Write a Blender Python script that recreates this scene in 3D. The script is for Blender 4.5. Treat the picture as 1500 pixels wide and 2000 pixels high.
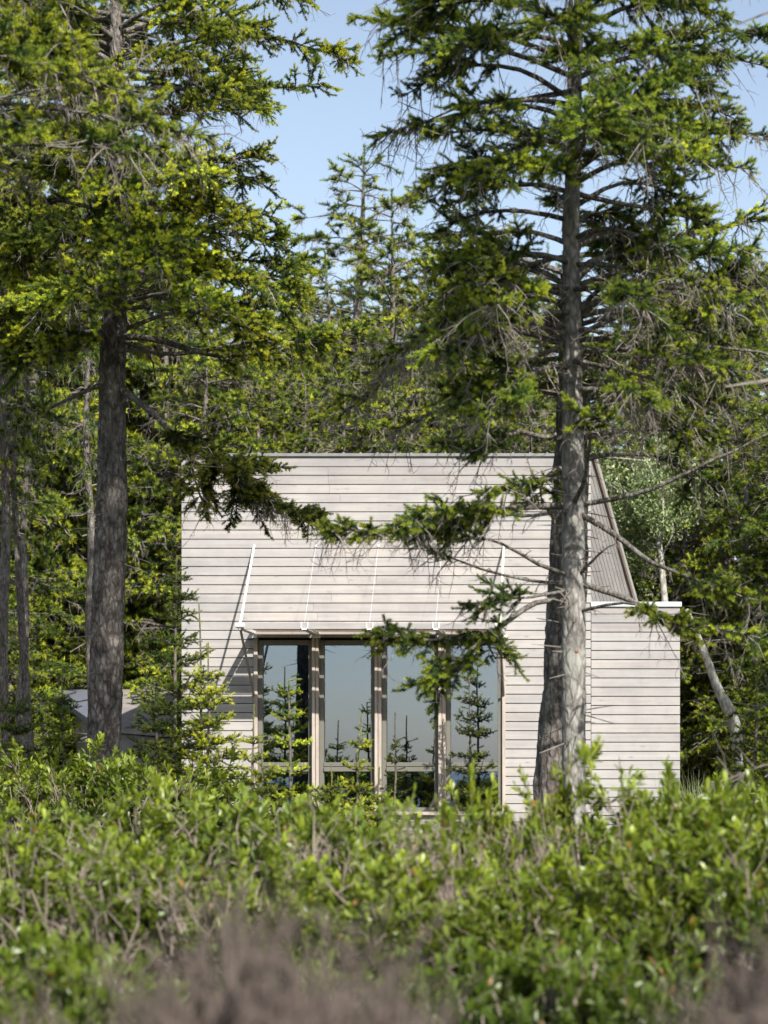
import bpy, math, random
import numpy as np
from mathutils import Vector, noise as mnoise

for o in list(bpy.data.objects):
    bpy.data.objects.remove(o)
scene = bpy.context.scene
COL = scene.collection
PI = math.pi

# ------------------------------------------------------------------ camera
EYE = 1.5            # eye height
FPX = 4312.0         # focal length in photo pixels (photo is 1500 x 2000)
CX, CY = 1175.0, 1500.0   # principal point in the photo (shifted lens)
cam = bpy.data.cameras.new('camera')
camo = bpy.data.objects.new('camera', cam)
COL.objects.link(camo)
camo.location = (0, 0, EYE)
camo.rotation_euler = (PI / 2, 0, 0)
cam.sensor_width = 36
cam.sensor_fit = 'AUTO'
cam.lens = FPX / 2000 * 36
cam.shift_x = -(CX - 750) / 2000
cam.shift_y = (CY - 1000) / 2000
cam.clip_start = 0.1
cam.clip_end = 3000
cam.dof.use_dof = True
cam.dof.focus_distance = 21.5
cam.dof.aperture_fstop = 3.4
scene.camera = camo

# ------------------------------------------------------------------ light
SUN_TO = Vector((-0.60, 1.12, -1.10)).normalized()     # way the light travels
sun_from = -SUN_TO
SUN_EL = math.asin(sun_from.z)
world = bpy.data.worlds.new('World')
scene.world = world
world.use_nodes = True
wn = world.node_tree.nodes
wl = world.node_tree.links
bg = wn.get('Background') or wn.new('ShaderNodeBackground')
sky = wn.new('ShaderNodeTexSky')
sky.sky_type = 'NISHITA'
sky.sun_disc = False
sky.sun_elevation = SUN_EL
sky.sun_rotation = math.atan2(sun_from.x, sun_from.y)
sky.air_density = 1.0
sky.dust_density = 0.9
sky.ozone_density = 0.3
hs = wn.new('ShaderNodeHueSaturation')
hs.inputs['Saturation'].default_value = 0.80
wl.new(sky.outputs[0], hs.inputs['Color'])
wl.new(hs.outputs[0], bg.inputs[0])
bg.inputs[1].default_value = 0.105
sun = bpy.data.lights.new('sun', 'SUN')
sun.energy = 4.7
sun.angle = math.radians(0.53)
sun.color = (1.0, 0.955, 0.89)
suno = bpy.data.objects.new('sun', sun)
COL.objects.link(suno)
suno.rotation_euler = SUN_TO.to_track_quat('-Z', 'Y').to_euler()
scene.view_settings.view_transform = 'Standard'
scene.view_settings.look = 'None'
scene.view_settings.exposure = 0.8
scene.view_settings.gamma = 1
cy = scene.cycles
cy.max_bounces = 6
cy.diffuse_bounces = 3
cy.glossy_bounces = 3
cy.transmission_bounces = 3
cy.transparent_max_bounces = 6
cy.caustics_reflective = False
cy.caustics_refractive = False
cy.sample_clamp_indirect = 6


def at(px, py, Y):
    """point of the world seen at photo pixel (px, py) at distance Y"""
    return np.array([(px - CX) * Y / FPX, Y, EYE - (py - CY) * Y / FPX])


# ------------------------------------------------------------------ mesh helpers
def mesh_np(name, V, F, mat, parent=None, col=None, smooth=False, loc=None):
    """one mesh object from numpy verts and an (n, 3|4) face array"""
    me = bpy.data.meshes.new(name)
    V = np.asarray(V, np.float32)
    F = np.asarray(F, np.int32)
    n, k = F.shape
    me.vertices.add(len(V))
    me.vertices.foreach_set('co', V.ravel())
    me.loops.add(n * k)
    me.loops.foreach_set('vertex_index', F.ravel())
    me.polygons.add(n)
    me.polygons.foreach_set('loop_start', np.arange(0, n * k, k, dtype=np.int32))
    me.polygons.foreach_set('use_smooth', np.full(n, smooth))
    me.update(calc_edges=True)
    if col is not None:
        a = me.attributes.new('Col', 'FLOAT_COLOR', 'POINT')
        c = np.ones((len(V), 4), np.float32)
        c[:, :3] = col
        a.data.foreach_set('color', c.ravel())
    me.materials.append(mat)
    o = bpy.data.objects.new(name, me)
    COL.objects.link(o)
    if parent is not None:
        o.parent = parent
    if loc is not None:
        o.location = loc
    return o


class MB:
    """collects boxes and tubes (quads) with a colour per vertex"""
    def __init__(self):
        self.V, self.F, self.C, self.n = [], [], [], 0

    def add(self, V, F, c=(1, 1, 1)):
        V = np.asarray(V, float)
        self.V.append(V)
        self.F.append(np.asarray(F, int) + self.n)
        self.C.append(np.tile(np.asarray(c, float), (len(V), 1)))
        self.n += len(V)
        return self

    def box(self, x0, x1, y0, y1, z0, z1, c=(1, 1, 1), bev=0.0):
        b = min(bev, (x1 - x0) / 2.2, (y1 - y0) / 2.2, (z1 - z0) / 2.2)
        if b <= 0:
            V = [(x, y, z) for z in (z0, z1) for y in (y0, y1) for x in (x0, x1)]
            F = [(0, 2, 3, 1), (4, 5, 7, 6), (0, 1, 5, 4), (1, 3, 7, 5), (3, 2, 6, 7), (2, 0, 4, 6)]
            return self.add(V, F, c)
        # chamfered box: 24 verts
        V, idx = [], {}
        for sx in (0, 1):
            for sy in (0, 1):
                for sz in (0, 1):
                    P = (x1 if sx else x0, y1 if sy else y0, z1 if sz else z0)
                    D = (-1 if sx else 1, -1 if sy else 1, -1 if sz else 1)
                    for ax in range(3):
                        q = [P[i] + (0 if i == ax else D[i] * b) for i in range(3)]
                        idx[(sx, sy, sz, ax)] = len(V)
                        V.append(q)
        F = []
        for ax in range(3):
            o = [i for i in range(3) if i != ax]
            for s in (0, 1):
                f = []
                for (u, v) in ((0, 0), (1, 0), (1, 1), (0, 1)):
                    k = [0, 0, 0]; k[ax] = s; k[o[0]] = u; k[o[1]] = v
                    f.append(idx[(k[0], k[1], k[2], ax)])
                if (s == 0) == (ax != 1):
                    f = f[::-1]
                F.append(f)
        for ax in range(3):          # edges along ax
            o = [i for i in range(3) if i != ax]
            for u in (0, 1):
                for v in (0, 1):
                    k0 = [0, 0, 0]; k1 = [0, 0, 0]
                    k0[o[0]] = k1[o[0]] = u; k0[o[1]] = k1[o[1]] = v
                    k0[ax] = 0; k1[ax] = 1
                    F.append([idx[(*k0, o[0])], idx[(*k1, o[0])], idx[(*k1, o[1])], idx[(*k0, o[1])]])
        for sx in (0, 1):
            for sy in (0, 1):
                for sz in (0, 1):
                    a = [idx[(sx, sy, sz, i)] for i in range(3)]
                    F.append([a[0], a[1], a[2], a[2]])
        # degenerate quads are turned into real triangles on build
        return self.add(V, F, c)

    def tube(self, pts, rad, sides=8, c=(1, 1, 1), wob=None, cap=True):
        V, F = tube_np(pts, rad, sides)
        if wob is not None:
            V = wob(V)
        self.add(V, F, c)
        if cap:
            for ring, ctr in ((0, pts[0]), (len(pts) - 1, pts[-1])):
                b = ring * sides
                VV = np.vstack([V[b:b + sides], [ctr]])
                self.add(VV, [(i, (i + 1) % sides, sides, sides) for i in range(sides)], c)
        return self

    def build(self, name, mat, parent=None, smooth=False, loc=None):
        V = np.vstack(self.V); F = np.vstack(self.F); C = np.vstack(self.C)
        tri = F[:, 2] == F[:, 3]
        q = F[~tri]
        T = np.vstack([F[tri][:, :3], q[:, [0, 1, 2]], q[:, [0, 2, 3]]]) if tri.any() else None
        if T is None:
            return mesh_np(name, V, F, mat, parent, C, smooth, loc)
        return mesh_np(name, V, T, mat, parent, C, smooth, loc)


def tube_np(pts, rad, sides):
    P = np.asarray(pts, float)
    R = np.asarray(rad, float)
    n = len(P)
    T = np.gradient(P, axis=0)
    T /= np.linalg.norm(T, axis=1)[:, None] + 1e-9
    ref = np.array([0.31, 0.95, 0.05]) if abs(T[0][2]) > 0.7 else np.array([0, 0, 1.0])
    U = np.cross(T, ref); U /= np.linalg.norm(U, axis=1)[:, None] + 1e-9
    W = np.cross(T, U)
    a = np.arange(sides) * 2 * PI / sides
    V = P[:, None, :] + R[:, None, None] * (U[:, None, :] * np.cos(a)[None, :, None] + W[:, None, :] * np.sin(a)[None, :, None])
    V = V.reshape(-1, 3)
    i = np.arange(n - 1)[:, None] * sides
    j = np.arange(sides)[None, :]
    j2 = (j + 1) % sides
    F = np.stack([i + j, i + j2, i + sides + j2, i + sides + j], -1).reshape(-1, 4)
    return V, F


def unit(v):
    return v / (np.linalg.norm(v, axis=-1, keepdims=True) + 1e-9)


def perp(d, rng):
    """two unit vectors square to each row of d"""
    r = rng.normal(size=d.shape)
    u = unit(np.cross(d, r))
    return u, np.cross(d, u)


def twig_mesh(P0, P1, R0, R1):
    """three-sided tapered prisms, vectorised"""
    d = unit(P1 - P0)
    ref = np.where(np.abs(d[:, 2:3]) > 0.9, np.array([[1.0, 0, 0]]), np.array([[0, 0, 1.0]]))
    u = unit(np.cross(d, ref)); v = np.cross(d, u)
    n = len(P0)
    V = np.zeros((n, 6, 3))
    for k in range(3):
        a = k * 2 * PI / 3
        o = u * math.cos(a) + v * math.sin(a)
        V[:, k] = P0 + o * R0[:, None]
        V[:, 3 + k] = P1 + o * R1[:, None]
    b = np.arange(n)[:, None, None] * 6
    F = b + np.array([[0, 1, 4, 3], [1, 2, 5, 4], [2, 0, 3, 5]])[None]
    return V.reshape(-1, 3), F.reshape(-1, 4)


def needle_mesh(P0, P1, C, dens, ln, wd, rng):
    L = np.linalg.norm(P1 - P0, axis=1)
    cnt = np.floor(L * dens + rng.random(len(L))).astype(int)
    idx = np.repeat(np.arange(len(L)), cnt)
    n = len(idx)
    t = rng.random(n)[:, None]
    d = unit(P1 - P0)[idx]
    base = P0[idx] + t * (P1 - P0)[idx]
    u, v = perp(d, rng)
    a = rng.uniform(0.55, 1.15, n)[:, None]
    dr = d * np.cos(a) + u * np.sin(a)
    dr[:, 2] += 0.12
    dr = unit(dr)
    s, _ = perp(dr, rng)
    l = ln * rng.uniform(0.7, 1.2, n)[:, None]
    V = np.stack([base - s * wd / 2, base + s * wd / 2, base + dr * l], 1).reshape(-1, 3)
    F = np.arange(n * 3).reshape(-1, 3)
    col = C[idx] * rng.uniform(0.8, 1.2, n)[:, None]
    return V, F, np.repeat(col, 3, 0)


# ------------------------------------------------------------------ materials
def new_mat(name):
    m = bpy.data.materials.new(name)
    m.use_nodes = True
    nt = m.node_tree
    for n in list(nt.nodes):
        nt.nodes.remove(n)
    out = nt.nodes.new('ShaderNodeOutputMaterial')
    return m, nt, out


def N(nt, typ, **kw):
    n = nt.nodes.new(typ)
    for k, v in kw.items():
        if k.startswith('i_'):
            n.inputs[k[2:].replace('_', ' ')].default_value = v
        else:
            setattr(n, k, v)
    return n


def ramp(nt, fac, stops):
    r = nt.nodes.new('ShaderNodeValToRGB')
    while len(r.color_ramp.elements) > 1:
        r.color_ramp.elements.remove(r.color_ramp.elements[-1])
    for i, (p, c) in enumerate(stops):
        e = r.color_ramp.elements[0] if i == 0 else r.color_ramp.elements.new(p)
        e.position = p
        e.color = (*c, 1) if len(c) == 3 else c
    nt.links.new(fac, r.inputs[0])
    return r.outputs[0]


def mix(nt, a, b, fac, mode='MIX'):
    m = nt.nodes.new('ShaderNodeMix')
    m.data_type = 'RGBA'
    m.blend_type = mode
    for sock, v in ((m.inputs[6], a), (m.inputs[7], b), (m.inputs[0], fac)):
        if isinstance(v, bpy.types.NodeSocket):
            nt.links.new(v, sock)
        elif isinstance(v, (int, float)):
            sock.default_value = v
        else:
            sock.default_value = (*v, 1)
    return m.outputs[2]


def coords(nt, scale, kind='Object'):
    tc = nt.nodes.new('ShaderNodeTexCoord')
    mp = nt.nodes.new('ShaderNodeMapping')
    mp.inputs['Scale'].default_value = scale
    nt.links.new(tc.outputs[kind], mp.inputs[0])
    return mp.outputs[0]


def leaf_mat(name, transl=0.3, rough=0.5, spec=0.3, tint=(1.25, 1.2, 0.6)):
    m, nt, out = new_mat(name)
    at_ = N(nt, 'ShaderNodeAttribute', attribute_name='Col')
    p = N(nt, 'ShaderNodeBsdfPrincipled', i_Roughness=rough)
    p.inputs['Specular IOR Level'].default_value = spec
    oi = nt.nodes.new('ShaderNodeObjectInfo')       # plants differ a little from one another
    tone = ramp(nt, oi.outputs['Random'], [(0.0, (0.84, 0.88, 0.95)), (0.5, (1, 1, 1)), (1.0, (1.12, 1.06, 0.95))])
    base = mix(nt, at_.outputs['Color'], tone, 1.0, 'MULTIPLY')
    nt.links.new(base, p.inputs['Base Color'])
    t = nt.nodes.new('ShaderNodeBsdfTranslucent')
    nt.links.new(mix(nt, base, tint, 1.0, 'MULTIPLY'), t.inputs[0])
    ms = nt.nodes.new('ShaderNodeMixShader')
    ms.inputs[0].default_value = transl
    nt.links.new(p.outputs[0], ms.inputs[1])
    nt.links.new(t.outputs[0], ms.inputs[2])
    nt.links.new(ms.outputs[0], out.inputs[0])
    return m


def bark_mat(name, dark, mid, light, scale=1.0, bump=0.5, lichen=0.3):
    m, nt, out = new_mat(name)
    c = coords(nt, (58 * scale, 58 * scale, 24 * scale))
    vo = N(nt, 'ShaderNodeTexVoronoi', feature='DISTANCE_TO_EDGE', i_Scale=1.0)
    no = N(nt, 'ShaderNodeTexNoise', i_Scale=1.2, i_Detail=5.0)
    nt.links.new(c, no.inputs['Vector'])
    wv = mix(nt, c, no.outputs['Color'], 0.55)
    nt.links.new(wv, vo.inputs['Vector'])
    n2 = N(nt, 'ShaderNodeTexNoise', i_Scale=3.0, i_Detail=6.0, i_Roughness=0.7)
    nt.links.new(coords(nt, (6 * scale, 6 * scale, 3 * scale)), n2.inputs['Vector'])
    base = ramp(nt, n2.outputs[0], [(0.3, dark), (0.48, mid), (0.62, light)])
    edge = ramp(nt, vo.outputs[0], [(0.0, (0.38, 0.37, 0.36)), (0.22, (1, 1, 1))])
    col = mix(nt, base, edge, 0.8, 'MULTIPLY')
    n3 = N(nt, 'ShaderNodeTexNoise', i_Scale=2.2, i_Detail=3.0)
    nt.links.new(coords(nt, (3, 3, 1.6)), n3.inputs['Vector'])
    lf = ramp(nt, n3.outputs[0], [(0.52, (0, 0, 0)), (0.66, (1, 1, 1))])
    lm = nt.nodes.new('ShaderNodeMath'); lm.operation = 'MULTIPLY'; lm.inputs[1].default_value = lichen
    nt.links.new(lf, lm.inputs[0])
    col = mix(nt, col, (0.30, 0.31, 0.27), lm.outputs[0])
    p = N(nt, 'ShaderNodeBsdfPrincipled', i_Roughness=0.9)
    p.inputs['Specular IOR Level'].default_value = 0.15
    nt.links.new(col, p.inputs['Base Color'])
    b = N(nt, 'ShaderNodeBump', i_Strength=bump, i_Distance=0.02)
    hm = mix(nt, edge, n2.outputs['Color'], 0.4)
    nt.links.new(hm, b.inputs['Height'])
    nt.links.new(b.outputs[0], p.inputs['Normal'])
    nt.links.new(p.outputs[0], out.inputs[0])
    return m


def plain(name, col, rough=0.6, metal=0.0, spec=0.4, var=0.15, scale=12.0, bump=0.0):
    m, nt, out = new_mat(name)
    p = N(nt, 'ShaderNodeBsdfPrincipled', i_Roughness=rough, i_Metallic=metal)
    p.inputs['Specular IOR Level'].default_value = spec
    no = N(nt, 'ShaderNodeTexNoise', i_Scale=scale, i_Detail=4.0)
    nt.links.new(coords(nt, (1, 1, 1)), no.inputs['Vector'])
    lo = tuple(v * (1 - var) for v in col); hi = tuple(min(1, v * (1 + var)) for v in col)
    nt.links.new(ramp(nt, no.outputs[0], [(0.3, lo), (0.7, hi)]), p.inputs['Base Color'])
    if bump:
        b = N(nt, 'ShaderNodeBump', i_Strength=bump, i_Distance=0.02)
        nt.links.new(no.outputs[0], b.inputs['Height'])
        nt.links.new(b.outputs[0], p.inputs['Normal'])
    nt.links.new(p.outputs[0], out.inputs[0])
    return m


def wood_mat(name, col, dark, grain=(1.6, 30, 55), knots=True, rough=0.75):
    """weathered boards: the tint of each board is in Col, grain runs along x"""
    m, nt, out = new_mat(name)
    a = N(nt, 'ShaderNodeAttribute', attribute_name='Col')
    # shift the grain from board to board
    tc = nt.nodes.new('ShaderNodeTexCoord')
    mp = nt.nodes.new('ShaderNodeMapping'); mp.inputs['Scale'].default_value = grain
    ad = nt.nodes.new('ShaderNodeVectorMath'); ad.operation = 'MULTIPLY_ADD'
    nt.links.new(a.outputs['Color'], ad.inputs[0]); ad.inputs[1].default_value = (37, 11, 5)
    nt.links.new(tc.outputs['Object'], ad.inputs[2])
    nt.links.new(ad.outputs[0], mp.inputs[0])
    n1 = N(nt, 'ShaderNodeTexNoise', i_Scale=1.0, i_Detail=6.0, i_Roughness=0.65)
    nt.links.new(mp.outputs[0], n1.inputs['Vector'])
    n2 = N(nt, 'ShaderNodeTexNoise', i_Scale=1.3, i_Detail=3.0)
    mp2 = nt.nodes.new('ShaderNodeMapping'); mp2.inputs['Scale'].default_value = (1.2, 3, 5)
    nt.links.new(ad.outputs[0], mp2.inputs[0])
    nt.links.new(mp2.outputs[0], n2.inputs['Vector'])
    g = ramp(nt, n1.outputs[0], [(0.28, dark), (0.52, col), (0.75, tuple(min(1, c * 1.12) for c in col))])
    s = ramp(nt, n2.outputs[0], [(0.3, (0.90, 0.89, 0.90)), (0.5, (1, 1, 1)), (0.72, (1.0, 0.985, 0.965))])
    c = mix(nt, g, s, 1.0, 'MULTIPLY')
    c = mix(nt, c, a.outputs['Color'], 1.0, 'MULTIPLY')
    n5 = N(nt, 'ShaderNodeTexNoise', i_Scale=1.0, i_Detail=5.0, i_Roughness=0.7)
    nt.links.new(coords(nt, (1.4, 1.0, 0.9)), n5.inputs['Vector'])
    c = mix(nt, c, ramp(nt, n5.outputs[0], [(0.34, (0.86, 0.86, 0.88)), (0.55, (1, 1, 1)), (0.7, (1.03, 1.02, 1.0))]), 1.0, 'MULTIPLY')
    if knots:
        vo = N(nt, 'ShaderNodeTexVoronoi', i_Scale=1.0)
        mp3 = nt.nodes.new('ShaderNodeMapping'); mp3.inputs['Scale'].default_value = (3.2, 6, 8.7)
        nt.links.new(ad.outputs[0], mp3.inputs[0])
        nt.links.new(mp3.outputs[0], vo.inputs['Vector'])
        k = ramp(nt, vo.outputs['Distance'], [(0.04, (1, 1, 1)), (0.11, (0.25, 0.25, 0.25)), (0.2, (0, 0, 0))])
        c = mix(nt, c, tuple(v * 0.8 for v in dark), k)
    p = N(nt, 'ShaderNodeBsdfPrincipled', i_Roughness=rough)
    p.inputs['Specular IOR Level'].default_value = 0.2
    nt.links.new(c, p.inputs['Base Color'])
    b = N(nt, 'ShaderNodeBump', i_Strength=0.10, i_Distance=0.002)
    nt.links.new(n1.outputs[0], b.inputs['Height'])
    nt.links.new(b.outputs[0], p.inputs['Normal'])
    nt.links.new(p.outputs[0], out.inputs[0])
    return m


M = {}
M['needle'] = leaf_mat('spruce_needles', 0.40, 0.5, 0.3, (1.2, 1.15, 0.7))
M['leaf'] = leaf_mat('bayberry_leaves', 0.34, 0.36, 0.45, (1.35, 1.3, 0.4))
M['pale_leaf'] = leaf_mat('pale_leaves', 0.25, 0.4, 0.5, (1.1, 1.1, 0.8))
M['grass'] = leaf_mat('grass_blades', 0.35, 0.5, 0.3)
M['bark_rough'] = bark_mat('rough_spruce_bark', (0.05, 0.042, 0.037), (0.115, 0.10, 0.09), (0.24, 0.215, 0.19), 0.8, 1.0, 0.2)
M['bark_smooth'] = bark_mat('grey_lichened_bark', (0.15, 0.14, 0.125), (0.25, 0.235, 0.215), (0.38, 0.36, 0.33), 0.8, 0.6, 0.5)
M['bark_far'] = bark_mat('brown_grey_bark', (0.07, 0.055, 0.045), (0.17, 0.145, 0.125), (0.28, 0.25, 0.22), 1.0, 0.8, 0.3)
M['bark_pale'] = bark_mat('pale_birch_bark', (0.22, 0.21, 0.17), (0.40, 0.39, 0.33), (0.52, 0.51, 0.46), 0.6, 0.3, 0.4)
M['twig'] = plain('dead_grey_twigs', (0.20, 0.175, 0.15), 0.9, var=0.35, scale=9)
M['twig_dark'] = plain('dark_limb_bark', (0.12, 0.105, 0.09), 0.9, var=0.45, scale=14, bump=0.4)
M['limb'] = bark_mat('limb_bark', (0.07, 0.06, 0.05), (0.14, 0.125, 0.11), (0.24, 0.22, 0.19), 1.2, 0.7, 0.35)
M['stem'] = plain('bayberry_stems', (0.25, 0.205, 0.165), 0.85, var=0.35, scale=16)
M['stem_dead'] = plain('dead_brown_stems', (0.125, 0.097, 0.082), 0.9, var=0.3, scale=16)
M['siding'] = wood_mat('weathered_cedar_siding', (0.405, 0.388, 0.372), (0.358, 0.342, 0.328), (0.9, 14, 26))
M['cedar'] = wood_mat('warm_cedar', (0.50, 0.33, 0.20), (0.33, 0.20, 0.115), (30, 30, 2.5), False)
M['post'] = wood_mat('greyed_cedar_posts', (0.46, 0.40, 0.345), (0.32, 0.27, 0.23), (40, 40, 2.0), False)
M['frame'] = plain('olive_grey_window_frame', (0.155, 0.15, 0.125), 0.45, var=0.06)
M['white'] = plain('white_painted_metal', (0.78, 0.78, 0.77), 0.4, var=0.04)
M['flash'] = plain('grey_metal_flashing', (0.25, 0.25, 0.245), 0.45, 0.3, var=0.08)
M['coping'] = plain('pale_metal_coping', (0.70, 0.74, 0.78), 0.35, 0.2, var=0.05)
M['strut'] = plain('brown_grey_strut', (0.30, 0.26, 0.23), 0.6, var=0.15)
M['dark'] = plain('dark_backing', (0.055, 0.048, 0.042), 0.9, var=0.2)
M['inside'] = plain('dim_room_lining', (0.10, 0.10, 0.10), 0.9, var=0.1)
M['roof_dark'] = plain('slate_grey_roofing', (0.15, 0.16, 0.20), 0.4, var=0.15, spec=0.5)
M['roof_grey'] = plain('grey_board_roofing', (0.24, 0.215, 0.20), 0.8, var=0.2, scale=5)


def glass_mat():
    m, nt, out = new_mat('coated_window_glass')
    g = N(nt, 'ShaderNodeBsdfGlossy')
    g.inputs['Roughness'].default_value = 0.0
    g.inputs['Color'].default_value = (0.62, 0.75, 1.0, 1)
    t = nt.nodes.new('ShaderNodeBsdfTransparent')
    t.inputs[0].default_value = (0.55, 0.6, 0.6, 1)
    lw = N(nt, 'ShaderNodeLayerWeight', i_Blend=0.35)
    fr = ramp(nt, lw.outputs['Fresnel'], [(0.0, (0.23, 0.23, 0.23)), (0.5, (0.29, 0.29, 0.29)), (1.0, (0.95, 0.95, 0.95))])
    no = N(nt, 'ShaderNodeTexNoise', i_Scale=2.2, i_Detail=1.0)
    nt.links.new(coords(nt, (1.6, 1, 0.7)), no.inputs['Vector'])
    b = N(nt, 'ShaderNodeBump', i_Strength=0.02, i_Distance=0.006)
    nt.links.new(no.outputs[0], b.inputs['Height'])
    nt.links.new(b.outputs[0], g.inputs['Normal'])
    ms = nt.nodes.new('ShaderNodeMixShader')
    nt.links.new(fr, ms.inputs[0])
    nt.links.new(t.outputs[0], ms.inputs[1])
    nt.links.new(g.outputs[0], ms.inputs[2])
    nt.links.new(ms.outputs[0], out.inputs[0])
    return m


M['glass'] = glass_mat()


def ground_mat():
    m, nt, out = new_mat('heath_ground')
    n1 = N(nt, 'ShaderNodeTexNoise', i_Scale=0.5, i_Detail=6.0)
    n2 = N(nt, 'ShaderNodeTexNoise', i_Scale=9.0, i_Detail=6.0, i_Roughness=0.7)
    c = coords(nt, (1, 1, 1))
    nt.links.new(c, n1.inputs['Vector']); nt.links.new(c, n2.inputs['Vector'])
    a = ramp(nt, n2.outputs[0], [(0.3, (0.028, 0.035, 0.012)), (0.5, (0.055, 0.07, 0.02)), (0.7, (0.10, 0.085, 0.045))])
    b = ramp(nt, n2.outputs[0], [(0.3, (0.045, 0.032, 0.02)), (0.7, (0.13, 0.10, 0.065))])
    col = mix(nt, a, b, ramp(nt, n1.outputs[0], [(0.4, (0, 0, 0)), (0.6, (1, 1, 1))]))
    p = N(nt, 'ShaderNodeBsdfPrincipled', i_Roughness=0.95)
    nt.links.new(col, p.inputs['Base Color'])
    bp = N(nt, 'ShaderNodeBump', i_Strength=0.8, i_Distance=0.08)
    nt.links.new(n2.outputs[0], bp.inputs['Height'])
    nt.links.new(bp.outputs[0], p.inputs['Normal'])
    nt.links.new(p.outputs[0], out.inputs[0])
    return m


def tag(o, label=None, cat=None, group=None, kind=None):
    if label: o['label'] = label
    if cat: o['category'] = cat
    if group: o['group'] = group
    if kind: o['kind'] = kind
    return o


def thing(name, label, cat, loc=(0, 0, 0), group=None, rz=0.0):
    o = bpy.data.objects.new(name, None)
    COL.objects.link(o)
    o.empty_display_size = 0.3
    o.location = loc
    o.rotation_euler = (0, 0, rz)
    return tag(o, label, cat, group)


def dup(root, loc, rz=0.0, sc=(1, 1, 1), label=None, group=None):
    r = root.copy(); COL.objects.link(r)
    r.location = loc; r.rotation_euler = (0, 0, rz); r.scale = sc
    if label: r['label'] = label
    if group: r['group'] = group
    for ch in list(root.children):
        c = ch.copy(); COL.objects.link(c); c.parent = r
        for g in list(ch.children):
            d = g.copy(); COL.objects.link(d); d.parent = c
    return r


# ------------------------------------------------------------------ ground, sea
def build_ground():
    rng = np.random.default_rng(5)
    xs = np.concatenate([np.linspace(-900, -40, 14), np.linspace(-36, 36, 73), np.linspace(40, 900, 14)])
    ys = np.concatenate([np.linspace(-58, -6, 14), np.linspace(-4, 70, 75), np.linspace(80, 1500, 16)])
    X, Y = np.meshgrid(xs, ys)
    Z = np.zeros_like(X)
    for i in range(X.shape[0]):
        for j in range(X.shape[1]):
            x, y = X[i, j], Y[i, j]
            Z[i, j] = 0.10 * mnoise.noise(Vector((x * 0.35, y * 0.35, 0))) - 0.06
            if y < -8:
                Z[i, j] -= (-8 - y) * 0.05
    n = len(xs)
    F = [(a * n + b, a * n + b + 1, (a + 1) * n + b + 1, (a + 1) * n + b) for a in range(len(ys) - 1) for b in range(n - 1)]
    g = mesh_np('ground', np.stack([X, Y, Z], -1).reshape(-1, 3), F, ground_mat(), smooth=True)
    tag(g, kind='structure')
    m, nt, out = new_mat('sea_water')
    p = N(nt, 'ShaderNodeBsdfPrincipled', i_Roughness=0.25)
    p.inputs['Base Color'].default_value = (0.03, 0.07, 0.10, 1)
    no = N(nt, 'ShaderNodeTexNoise', i_Scale=0.6, i_Detail=4.0)
    nt.links.new(coords(nt, (1, 1, 1)), no.inputs['Vector'])
    b = N(nt, 'ShaderNodeBump', i_Strength=0.6, i_Distance=0.3)
    nt.links.new(no.outputs[0], b.inputs['Height'])
    nt.links.new(b.outputs[0], p.inputs['Normal'])
    nt.links.new(p.outputs[0], out.inputs[0])
    s = mesh_np('sea', [(-1500, -2500, -2.5), (1500, -2500, -2.5), (1500, -50, -2.5), (-1500, -50, -2.5)], [(0, 1, 2, 3)], m)
    tag(s, kind='structure')


# ------------------------------------------------------------------ house
HY = 28.0                      # distance of the front wall
KH = FPX / HY


def hx(px): return (px - CX) / KH
def hz(py): return EYE - (py - CY) / KH


def board_rows(mb, rng, x0, x1, z_lines, yf, holes=(), th=0.022, gap=0.010):
    """horizontal boards between successive z_lines, cut round the holes"""
    for za, zb in zip(z_lines[:-1], z_lines[1:]):
        z0, z1 = min(za, zb) + gap, max(za, zb)
        spans = [(x0, x1)]
        for (a, b, c, d) in holes:
            if z1 > c + 0.01 and z0 < d - 0.01:
                spans = [s for sp in spans for s in ((sp[0], min(sp[1], a)), (max(sp[0], b), sp[1])) if s[1] - s[0] > 0.01]
        for (a, b) in spans:
            cuts = [a]
            while b - cuts[-1] > 3.8:
                cuts.append(cuts[-1] + rng.uniform(1.6, 3.6))
            cuts.append(b)
            for p, q in zip(cuts[:-1], cuts[1:]):
                if q - p < 0.02: continue
                t = rng.uniform(0.93, 1.04) * (0.86 if min(abs(z1 - z_lines[0]), abs(z1 - z_lines[1])) < 0.02 else 1.0)
                w = rng.uniform(-0.008, 0.02)
                yo = rng.uniform(0, 0.003)
                mb.box(p + 0.0006, q - 0.0006, yf - th - yo, yf, z0, z1, (t * (1 + w), t, t * (1 - w)), bev=0.003)


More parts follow.
